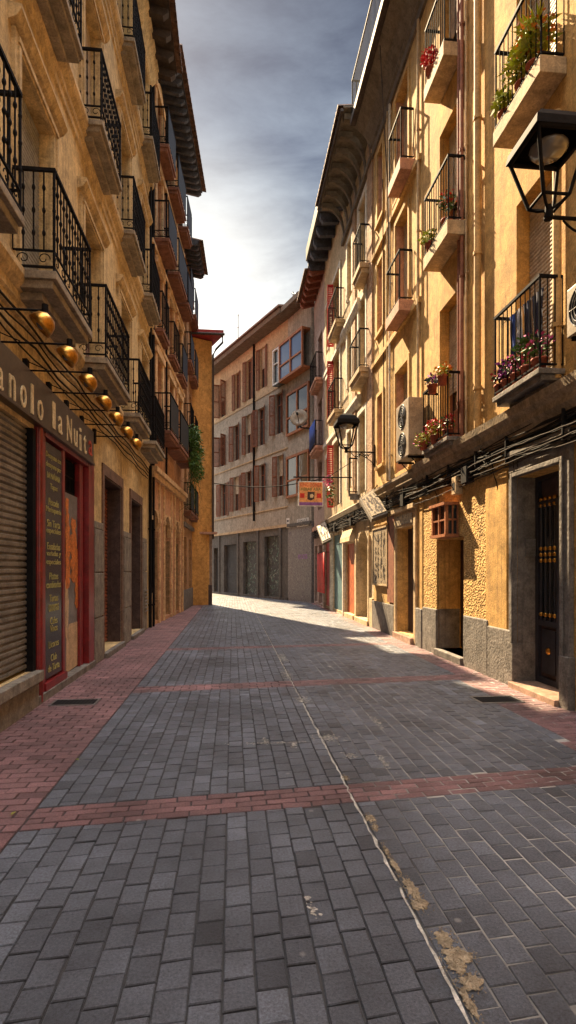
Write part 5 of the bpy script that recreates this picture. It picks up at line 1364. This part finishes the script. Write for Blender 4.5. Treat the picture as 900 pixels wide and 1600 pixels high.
# ================================================================ things on the right
def lantern(F, u_, z, n_out, wallz, label, s=1., arm_along=0.):
    """street lantern on a scrolled wall bracket; z = bottom of the glass body"""
    t = thing('street_lantern', label, 'street lamp', F.P(u_, wallz, 0), 'wall lanterns on the right side')
    c = F.P(u_, z, n_out)
    h = .52*s; wt = .25*s; wb = .125*s
    def ring(w, zz): return [c+Vector((sx*w, sy*w, zz)) for sx, sy in ((-1, -1), (1, -1), (1, 1), (-1, 1))]
    mb = MB(); b = ring(wb, 0); tp = ring(wt, h)
    for i in range(4):
        mb.cyl(b[i], tp[i], .019*s, k=5); mb.cyl(b[i], b[(i+1) % 4], .015*s, k=5); mb.cyl(tp[i], tp[(i+1) % 4], .024*s, k=6)
    q = ring(wt*1.12, h+.0); q2 = ring(wt*1.06, h+.09*s); q3 = ring(wt*.72, h+.20*s); q4 = ring(wt*.3, h+.27*s)
    mb.add(q+q2+q3+q4, [(i, (i+1) % 4, 4+(i+1) % 4, 4+i) for i in range(4)]+[(4+i, 4+(i+1) % 4, 8+(i+1) % 4, 8+i) for i in range(4)]+[(8+i, 8+(i+1) % 4, 12+(i+1) % 4, 12+i) for i in range(4)]+[(12, 13, 14, 15)])
    mb.cyl(c+Vector((0, 0, -.16*s)), c+Vector((0, 0, -.03*s)), .045*s, .03*s, k=8)
    for i in range(4): mb.tube([b[i], c+(b[i]-c)*.55+Vector((0, 0, -.05*s)), c+Vector((0, 0, -.08*s))], .014*s, 5)
    mb.build('lantern_frame', M['iron'], t)
    mb = MB(); mb.lathe(c+Vector((0, 0, h-.01)), (0, 0, -1), [(wt*.7, 0), (wt*.7, .02*s), (wt*.5, .07*s), (0, .09*s)], 14); mb.build('reflector', M['glass_lamp'], t)
    mb = MB()
    a = F.P(u_, z-.14*s, 0)
    mb.cyl(c+Vector((0, 0, -.14*s)), a, .018*s, k=6)
    L = n_out
    for k_ in range(2):
        mb.tube([F.P(u_, z-.14*s-.02-.10*math.sin(i/10*PI)*s*(1 if k_ else .7), L*(.12+.36*k_)+L*.36*i/10) for i in range(11)], .011*s, 5)
        scroll(mb, F, u_, z-.24*s, L*(.28+.3*k_), .14*s, 1, 'n', .009*s)
    mb.cyl(F.P(u_, z-.5*s, .02), F.P(u_, z+.05*s, .02), .018*s, k=6); mb.tube([F.P(u_, z-.48*s+.30*s*(i/8)**.6, .02+L*.55*i/8) for i in range(9)], .012*s, 5)
    mb.build('bracket', M['iron'], t)
u1_, z1_ = FR.hit(857, 316, .9)
lantern(FR, u1_, z1_, .9, z1_-.4, 'large black lantern hanging close to the camera at the upper right edge', 1.)
u1_, z1_ = FR.hit(541, 697, .80)
lantern(FR, u1_, z1_, .80, z1_-.4, 'black street lantern on a scrolled bracket halfway down the street', 1.1)
# air conditioners
a0, az0 = FR.hit(655, 718, .30); a1_, az1 = FR.hit(613, 625, .36)
aircon(FR, u(640, .34)-.0, u(620, .34), FR.hit(636, 712, .36)[1], FR.hit(636, 622, .36)[1], .06, .36, 'tall double fan air conditioner hung on the pale golden wall beside the flower balcony', 2)
aircon(FR, 5.0, 5.55, FR.hit(888, 536, .2)[1], FR.hit(888, 462, .2)[1], .05, .28, 'cream air conditioner cut by the right picture edge above the doorway', 1)
# projecting box window over the side door
w0, wz0 = FR.hit(722, 832, .0); w1, wz1 = FR.hit(680, 790, .25)
t = thing('box_window', 'small wooden latticed box window jutting out over the side door', 'window box', FR.P((w0+w1)/2, 2.6, 0))
bz0 = FR.hit(695, 834, .26)[1]; bz1 = FR.hit(695, 789, .26)[1]; ba = u(696, .26); bb = u(682, .26)+.25
mb = MB()
mb.box(FR, ba-.02, bb+.02, bz0-.05, bz0, .0, .28).box(FR, ba-.03, bb+.03, bz1, bz1+.05, .0, .30)
for uu in (ba, bb-.05): mb.box(FR, uu, uu+.05, bz0, bz1, .21, .26)
mb.box(FR, (ba+bb)/2-.02, (ba+bb)/2+.02, bz0, bz1, .215, .255)
for uu in (ba, bb-.04): mb.box(FR, uu, uu+.04, bz0, bz1, .0, .05)
zm = (bz0+bz1)/2; mb.box(FR, ba+.05, (ba+bb)/2-.02, zm-.015, zm+.015, .22, .25).box(FR, (ba+bb)/2+.02, bb-.05, zm-.015, zm+.015, .22, .25)
mb.box(FR, ba, ba+.03, zm-.015, zm+.015, .05, .21).box(FR, ba, ba+.03, bz0, bz1, .12, .14)
mb.build('frame', M['woodframe'], t)
mb = MB(); mb.box(FR, ba+.035, bb-.03, bz0+.002, bz1-.002, .03, .21); mb.build('pane', M['glass'], t)
# alarm box
a, z = FR.hit(714, 773, .1)
t = thing('alarm_box', 'small pale box fixed under the cables above the side door', 'box', FR.P(a, z, .06)); mb = MB(); mb.box(FR, a-.09, a+.09, z, z+.3, .036, .16); mb.build('casing', M['gold_trim'], t, bevel=.01); mb = MB(); mb.box(FR, a-.05, a+.05, z+.08, z+.2, .16, .163); mb.build('slot', M['black'], t)
# cable bundle
random.seed(9); mb = MB()
for j in range(15):
    ph = random.random()*6; z0_ = 3.08+.030*j; nn = .05+.016*(j % 4); pts = []; kf = random.uniform(.25, .5); am = random.uniform(.015, .05); zz_ = 0
    for i in range(150):
        uu = -5+i*.205; zz_ = zz_*.93+random.gauss(0, .007)
        pts.append(FR.P(uu, z0_+am*math.sin(uu*kf*3+ph)+zz_-.03*abs(math.sin(uu*.9+ph)), nn+.012*math.sin(uu*2.3+ph)))
    mb.tube(pts, random.choice([.008, .011, .015, .022]), 5)
for _ in range(26):      # slack coils
    uu = random.choice([7.9, 10.4, 12.3, 15.8, 18.4, 21.0])+random.gauss(0, .25); z = random.uniform(3.08, 3.4); r = random.uniform(.05, .11); st = random.random()*6
    mb.tube([FR.P(uu+r*1.5*math.cos(st+i*PI/6), z+r*math.sin(st+i*PI/6)*.8, .12+.03*math.sin(i)) for i in range(9)], .006, 4)
uu = -4.5
while uu < 25:
    mb.box(FR, uu, uu+.02, 3.07, 3.45, .03, .115); uu += random.uniform(.9, 1.7)
for uu in (8.35, 11.6, 16.9, 19.7): mb.box(FR, uu, uu+.2, 3.0, 3.26, .03, .17)
for uu, l in ((7.6, .5), (9.9, .35), (13.1, .8), (14.9, .6), (19.3, .9), (22.2, .5)):
    mb.tube([FR.P(uu+.05*math.sin(i), 3.2-l*i/6, .09-.05*i/6) for i in range(7)], .008, 5)
tag(mb.build('cable_bundle', M['cable']), 'thick tangle of black cables running along the right facades above the doors', 'cables')
mb = MB()
for j in range(5):
    ph = random.random()*6; pts = [FR.P(-5+i*.205, 3.0+.05*j+.04*math.sin(i*.13+ph)+random.gauss(0, .006), .10+.012*j) for i in range(148)]; mb.tube(pts, .009, 5)
tag(mb.build('cable_bundle', M['cable_grey']), 'paler grey cables sagging just below the black tangle on the right facades', 'cables')
# poster panel and slanted signs
t = thing('carved_panel', 'tall weathered panel with worn dark relief between the two brown doors', 'panel', FR.P(u(596), .9, .05))
a, b = u(608), u(586); z0_ = FR.hit(608, 914, .05)[1]; z1_ = FR.hit(608, 822, .05)[1]
mb = MB(); mb.box(FR, a, b, z0_, z1_, .002, .05); mb.build('board', M['weathered'], t)
mb = MB(); random.seed(31)
for k_ in range(70):
    uu = a+(b-a)*random.choice([.22, .40, .62, .80])+random.gauss(0, .03); zz = random.uniform(z0_+.06, z1_-.08); h_ = random.uniform(.02, .09); w_ = random.uniform(.015, .05)
    mb.plate(FR, [(uu-w_, zz-h_*.4), (uu+w_*.3, zz-h_), (uu+w_, zz+h_*.2), (uu+w_*.2, zz+h_), (uu-w_*.8, zz+h_*.5)], .0505, .058)
mb.build('carved_marks', M['timber'], t)
mb = MB(); mb.box(FR, a-.04, a, z0_-.04, z1_+.04, 0, .07).box(FR, b, b+.04, z0_-.04, z1_+.04, 0, .07).box(FR, a, b, z0_-.04, z0_, 0, .07).box(FR, a, b, z1_, z1_+.04, 0, .07); mb.build('frame', M['gold_trim'], t)
def slanted(p4, n0, depth, label, mface):
    """a shallow sign box whose face is tipped out from the wall; p4 = (u,z,n) corners of its front"""
    P = [FR.P(*p) for p in p4]; nrm = (P[1]-P[0]).cross(P[3]-P[0]).normalized()
    if nrm.dot(Vector((0, 0, EYE))-sum(P, Vector())/4) < 0: nrm = -nrm
    t = thing('hanging_sign', label, 'sign', FR.P(p4[0][0], min(p[1] for p in p4), 0), 'slanted sign boxes under the cables')
    mb = MB(); Q = [p-nrm*depth for p in P]; mb.add(P+Q, [(0, 1, 2, 3), (7, 6, 5, 4)]+[(i, (i+1) % 4, 4+(i+1) % 4, 4+i) for i in range(4)]); mb.build('box', M['corbel'], t, bevel=.01)
    c = sum(P, Vector())/4; R = [c+(p-c)*.86+nrm*.022 for p in P]; R2_ = [r-nrm*.02 for r in R]
    mb = MB(); mb.add(R+R2_, [(0, 1, 2, 3), (7, 6, 5, 4)]+[(i, (i+1) % 4, 4+(i+1) % 4, 4+i) for i in range(4)]); mb.build('face', mface, t)
    mk = MB()
    for _ in range(46):
        a_, b_ = random.uniform(.08, .92), random.uniform(.08, .92); q_ = R[0].lerp(R[1], a_).lerp(R[3].lerp(R[2], a_), b_)
        e1 = (R[3]-R[0])*random.uniform(.03, .10); e2_ = (R[1]-R[0])*random.uniform(.02, .06); q_ = q_+nrm*.002
        mk.add([q_-e1-e2_, q_+e1*.6-e2_, q_+e1, q_+e2_*1.3, q_-e1+e2_], [(0, 1, 2, 3, 4)])
    mk.build('worn_marks', M['timber'], t)
    mb = MB(); mb.cyl(P[2]-nrm*depth, FR.P(p4[2][0], p4[2][1]+.1, 0), .015, k=5).cyl(P[3]-nrm*depth, FR.P(p4[3][0], p4[3][1]+.1, 0), .015, k=5); mb.build('bracket', M['iron'], t)
def q4(pts, ns): 
    r = []
    for (x, y), n in zip(pts, ns):
        a, z = FR.hit(x, y, n); r.append((a, z, n))
    return r
slanted(q4([(607, 801), (581, 811), (562, 778), (584, 763)], (.10, .62, .62, .10)), .1, .10, 'larger slanted sign box with worn lettering above the arched doorway', M['weathered'])
slanted(q4([(518, 842), (504, 849), (494, 822), (508, 814)], (.12, .5, .5, .12)), .1, .10, 'smaller slanted sign box above the red door, farther down the street', M['weathered'])
# kebab sign
uk, zk = FR.hit(486, 772, 1.35)
xa_, ya_ = FR.hit(466, 752, 1.4)
Yk = 17.2
def atY(x, y, Y): 
    r = x-450; d = Vector((850*math.sin(YAW)+r*math.cos(YAW), 850*math.cos(YAW)-r*math.sin(YAW), 890-y)); p = d*(Y/d.y); return p.x, EYE+p.z
FK = Frame((0, Yk), (1, 0), (0, -1))
kx0, kz1 = atY(466, 752, Yk); kx1, kz0 = atY(505, 791, Yk)
t = thing('kebab_sign', 'orange kebab shop sign with red and green lettering on an arm over the street', 'sign', (kx0/2+kx1/2, Yk, kz0))
mb = MB(); mb.box(FK, kx0, kx1, kz0, kz1, -.10, .0); mb.build('box', M['white'], t, bevel=.008)
W_ = kx1-kx0; H_ = kz1-kz0; X = lambda f: kx0+W_*f; Z = lambda f: kz0+H_*f
mb = MB(); mb.box(FK, X(.04), X(.97), Z(.16), Z(.97), .0005, .003); mb.build('face', M['sign_orange'], t)
mb = MB(); mb.box(FK, X(.04), X(.97), Z(.03), Z(.155), .0005, .003); mb.build('lower_strip', M['sign_purple'], t)
mb = MB(); write(mb, FK, 'KING DONER', X(.08), X(.94), Z(.79), Z(.94), .0035, .004)
mb.box(FK, X(.07), X(.25), Z(.33), Z(.52), .0032, .006).box(FK, X(.74), X(.92), Z(.33), Z(.52), .0032, .006); mb.build('red_marks', M['sign_red'], t)
mb = MB(); write(mb, FK, 'KEBAB ASIA', X(.12), X(.90), Z(.63), Z(.74), .0035, .004); mb.build('green_lettering', M['sign_green'], t)
mb = MB(); mb.plate(FK, [(X(.36), Z(.28)), (X(.5), Z(.22)), (X(.64), Z(.30)), (X(.66), Z(.58)), (X(.38), Z(.58))], .0032, .005); mb.build('dark_emblem', M['doorwood'], t)
mb = MB(); mb.plate(FK, [(X(.48), Z(.34)), (X(.58), Z(.34)), (X(.62), Z(.43)), (X(.56), Z(.5)), (X(.47), Z(.46))], .0055, .007); mb.build('pale_emblem', M['letters'], t)
mb = MB(); za = kz1+.14; mb.cyl((kx0-.15, Yk+.05, za), (3.87, Yk+.05, za+.02), .022, k=6); mb.cyl((kx0+.1, Yk+.05, kz1-.01), (kx0+.1, Yk+.05, za), .01, k=4).cyl((kx1-.1, Yk+.05, kz1-.01), (kx1-.1, Yk+.05, za), .01, k=4).cyl((3.0, Yk+.05, za), (3.86, Yk+.05, za+.55), .012, k=5); mb.build('arm', M['iron'], t)
# garland beside it
t = thing('flower_garland', 'pink and green flower garland wound beside the kebab sign', 'garland', (2.9, 17.6, 4.0))
gx, gz = atY(515, 750, 17.5); mb = MB(); leaves(mb, (gx+.05, 17.5, gz-.35), .12, .1, .5, 160, .09); mb.build('foliage', M['leaf'], t)
mb = MB(); leaves(mb, (gx-.05, 17.45, gz-.05), .2, .1, .2, 120, .07); mb.build('flowers', M['fl_pink'], t)
# overhead cable across the street
mb = MB(); a = FO.P(-.05, FO.hit(331, 755)[1], .02); b = FR.P(24.5, FR.hit(500, 747)[1], .0)
pts = [a.lerp(b, i/14)+Vector((0, 0, -.25*math.sin(i/14*PI))) for i in range(15)]; mb.tube(pts, .022, 5)
tag(mb.build('overhead_cable', M['cable']), 'black cable sagging across the street end in front of the block', 'cable')
# hanging cables along the right facades
mb = MB()
for (x0, y0, x1, y1, n) in ((593, 60, 606, 300, .5), (606, 300, 608, 520, .12), (598, 280, 600, 700, .08)):
    p = FR.P(*[FR.hit(x0, y0, n)[i] for i in (0, 1)], n); q = FR.P(*[FR.hit(x1, y1, n*.5)[i] for i in (0, 1)], n*.5)
    mb.tube([p.lerp(q, i/8) for i in range(9)], .014, 5)
tag(mb.build('hanging_cable', M['cable_grey']), 'thin grey cable hanging down the pale golden wall from the terrace', 'cable')

# flowers ------------------------------------------------------------
random.seed(17)
pA1, pA3, pB1, pB2, pB3 = bA1, bA3, bB1, bB2, bB3
def onb(b, f, dn=.24): return FR.P(b[0]+(b[1]-b[0])*f, b[2]+.004, dn)
FLW = [
 (onb(pA1, .12), 'pink geranium pot at the near corner of the balcony over the black doorway', dict(petals='fl_pink', n=90, nf=60, spread=.15, leaf='leaf', up=.14)),
 (onb(pA1, .34), 'tall green pot plant behind the bars of the balcony over the black doorway', dict(petals='fl_pink', n=120, nf=16, spread=.15, up=.26, leaf='leaf')),
 (onb(pA1, .56), 'pink flowering pot in the middle of the balcony over the black doorway', dict(petals='fl_pink', n=80, nf=70, spread=.15)),
 (onb(pA1, .76), 'magenta flowering pot on the balcony over the black doorway', dict(petals='fl_mag', n=70, nf=110, spread=.16, leaf='leaf_dk')),
 (onb(pA1, .93), 'dark red flowering pot at the far corner of the balcony over the black doorway', dict(petals='fl_red', n=60, nf=30, spread=.11, leaf='leaf_dk')),
 (onb(pA3, .25), 'spiky orange and green plant on the top right balcony', dict(petals='fl_or', n=260, nf=150, spread=.24, up=.30, leaf='leaf_y', lsize=.17)),
 (onb(pA3, .48), 'leafy yellow green plant in the middle of the top right balcony', dict(petals='fl_or', n=260, nf=60, spread=.20, up=.22, leaf='leaf_y', lsize=.14)),
 (onb(pA3, .86), 'small yellow green plant at the far end of the top right balcony', dict(petals=None, n=130, spread=.16, up=.14, leaf='leaf_y', lsize=.1)),
 (onb(pB1, .15), 'dark red flowering pot at the near corner of the low flower balcony', dict(petals='fl_red', n=60, nf=50, spread=.14, leaf='leaf')),
 (onb(pB1, .50, .30), 'red and yellow flowering pot in the middle of the low flower balcony', dict(petals='fl_red', n=110, nf=90, spread=.18, leaf='leaf_y')),
 (onb(pB1, .90, .34), 'bright yellow green plant hanging out of the low flower balcony', dict(petals='fl_pink', n=140, nf=30, spread=.18, leaf='leaf_y', up=.04)),
 (onb(pB2, .80, .28), 'light green plant at the far end of the balcony above the low flower balcony', dict(petals=None, n=190, spread=.17, up=.08, leaf='leaf_y', lsize=.08)),
 (onb(pB2, .22), 'green plant with red blooms at the near end, above the low flower balcony', dict(petals='fl_red', n=120, nf=40, spread=.16, up=.3, leaf='leaf')),
 (onb(pB3, .72, .30), 'red leaved plant on the highest balcony in the second column', dict(petals='fl_red', n=30, nf=160, spread=.18, up=.16, leaf='fl_red')),
]
for p, l, k in FLW: flower_pot(p, l, **k)
zr_ = pB1[2]+1.02
flower_pot(FR.P(pB1[0]+.10, zr_-.14, .36), 'terracotta pot with yellow flowers hooked on the near rail of the low flower balcony', petals='fl_or', leaf='leaf_y', spread=.15, n=90, nf=40, up=.08)
flower_pot(FR.P(pB1[0]+.55, zr_-.14, .37), 'terracotta pot with violet flowers hooked on the middle rail of the low flower balcony', petals='fl_mag', leaf='leaf_dk', spread=.12, n=60, nf=30, up=.08)
# laundry on the balcony over the doorway
t = thing('laundry', 'dark and white clothes hanging behind the bars of the balcony over the doorway', 'laundry', FR.P(pA1[0]+.3, pA1[2]+.3, .2))
for i, (f, w, l, mm) in enumerate(((.10, .22, .62, 'cloth'), (.32, .18, .5, 'cloth'), (.52, .14, .55, 'cloth_white'), (.68, .12, .5, 'blue'))):
    mb = MB(); u0_ = pA1[0]+(pA1[1]-pA1[0])*f; zz = pA1[2]+1.0; k = 8; vs = []
    for r_ in range(6):
        for j in range(k+1):
            fw = w*(1-.12*r_/5*math.sin(j)); vs.append(FR.P(u0_+fw*j/k, zz-l*r_/5*(1+.12*math.sin(j*1.3+i)), .20+.02*math.sin(j*1.7+r_*.5+i)))
    mb.add(vs, [(r_*(k+1)+j, r_*(k+1)+j+1, (r_+1)*(k+1)+j+1, (r_+1)*(k+1)+j) for r_ in range(5) for j in range(k)], True)
    mb.build('garment', M[mm], t)
mb = MB(); mb.cyl(FR.P(pA1[0]+.03, pA1[2]+1.0, .2), FR.P(pA1[1]-.03, pA1[2]+1.0, .2), .005, k=4); mb.build('line', M['cable'], t)

# a few fallen leaves on the red pavement
for i, (x, y_, l) in enumerate(((-1.30, 4.72, 'small yellow leaf lying on the border of the red pavement, farther'), (-1.43, 3.72, 'yellow green leaf lying on the red pavement, nearest the camera'))):
    mb = MB(); a = random.random()*6; s_ = .03
    d = Vector((math.cos(a), math.sin(a), 0)); e2 = Vector((-d.y, d.x, 0)); c = Vector((x, y_, .006))
    mb.add([c-d*s_, c+e2*s_*.35+Vector((0, 0, .006)), c+d*s_, c-e2*s_*.35+Vector((0, 0, .004))], [(0, 1, 2, 3)])
    tag(mb.build('fallen_leaf', M['leaf_y']), l, 'leaf', 'fallen leaves on the red pavement')

for o in list(bpy.data.objects):
    if '_b' in o: del o['_b']
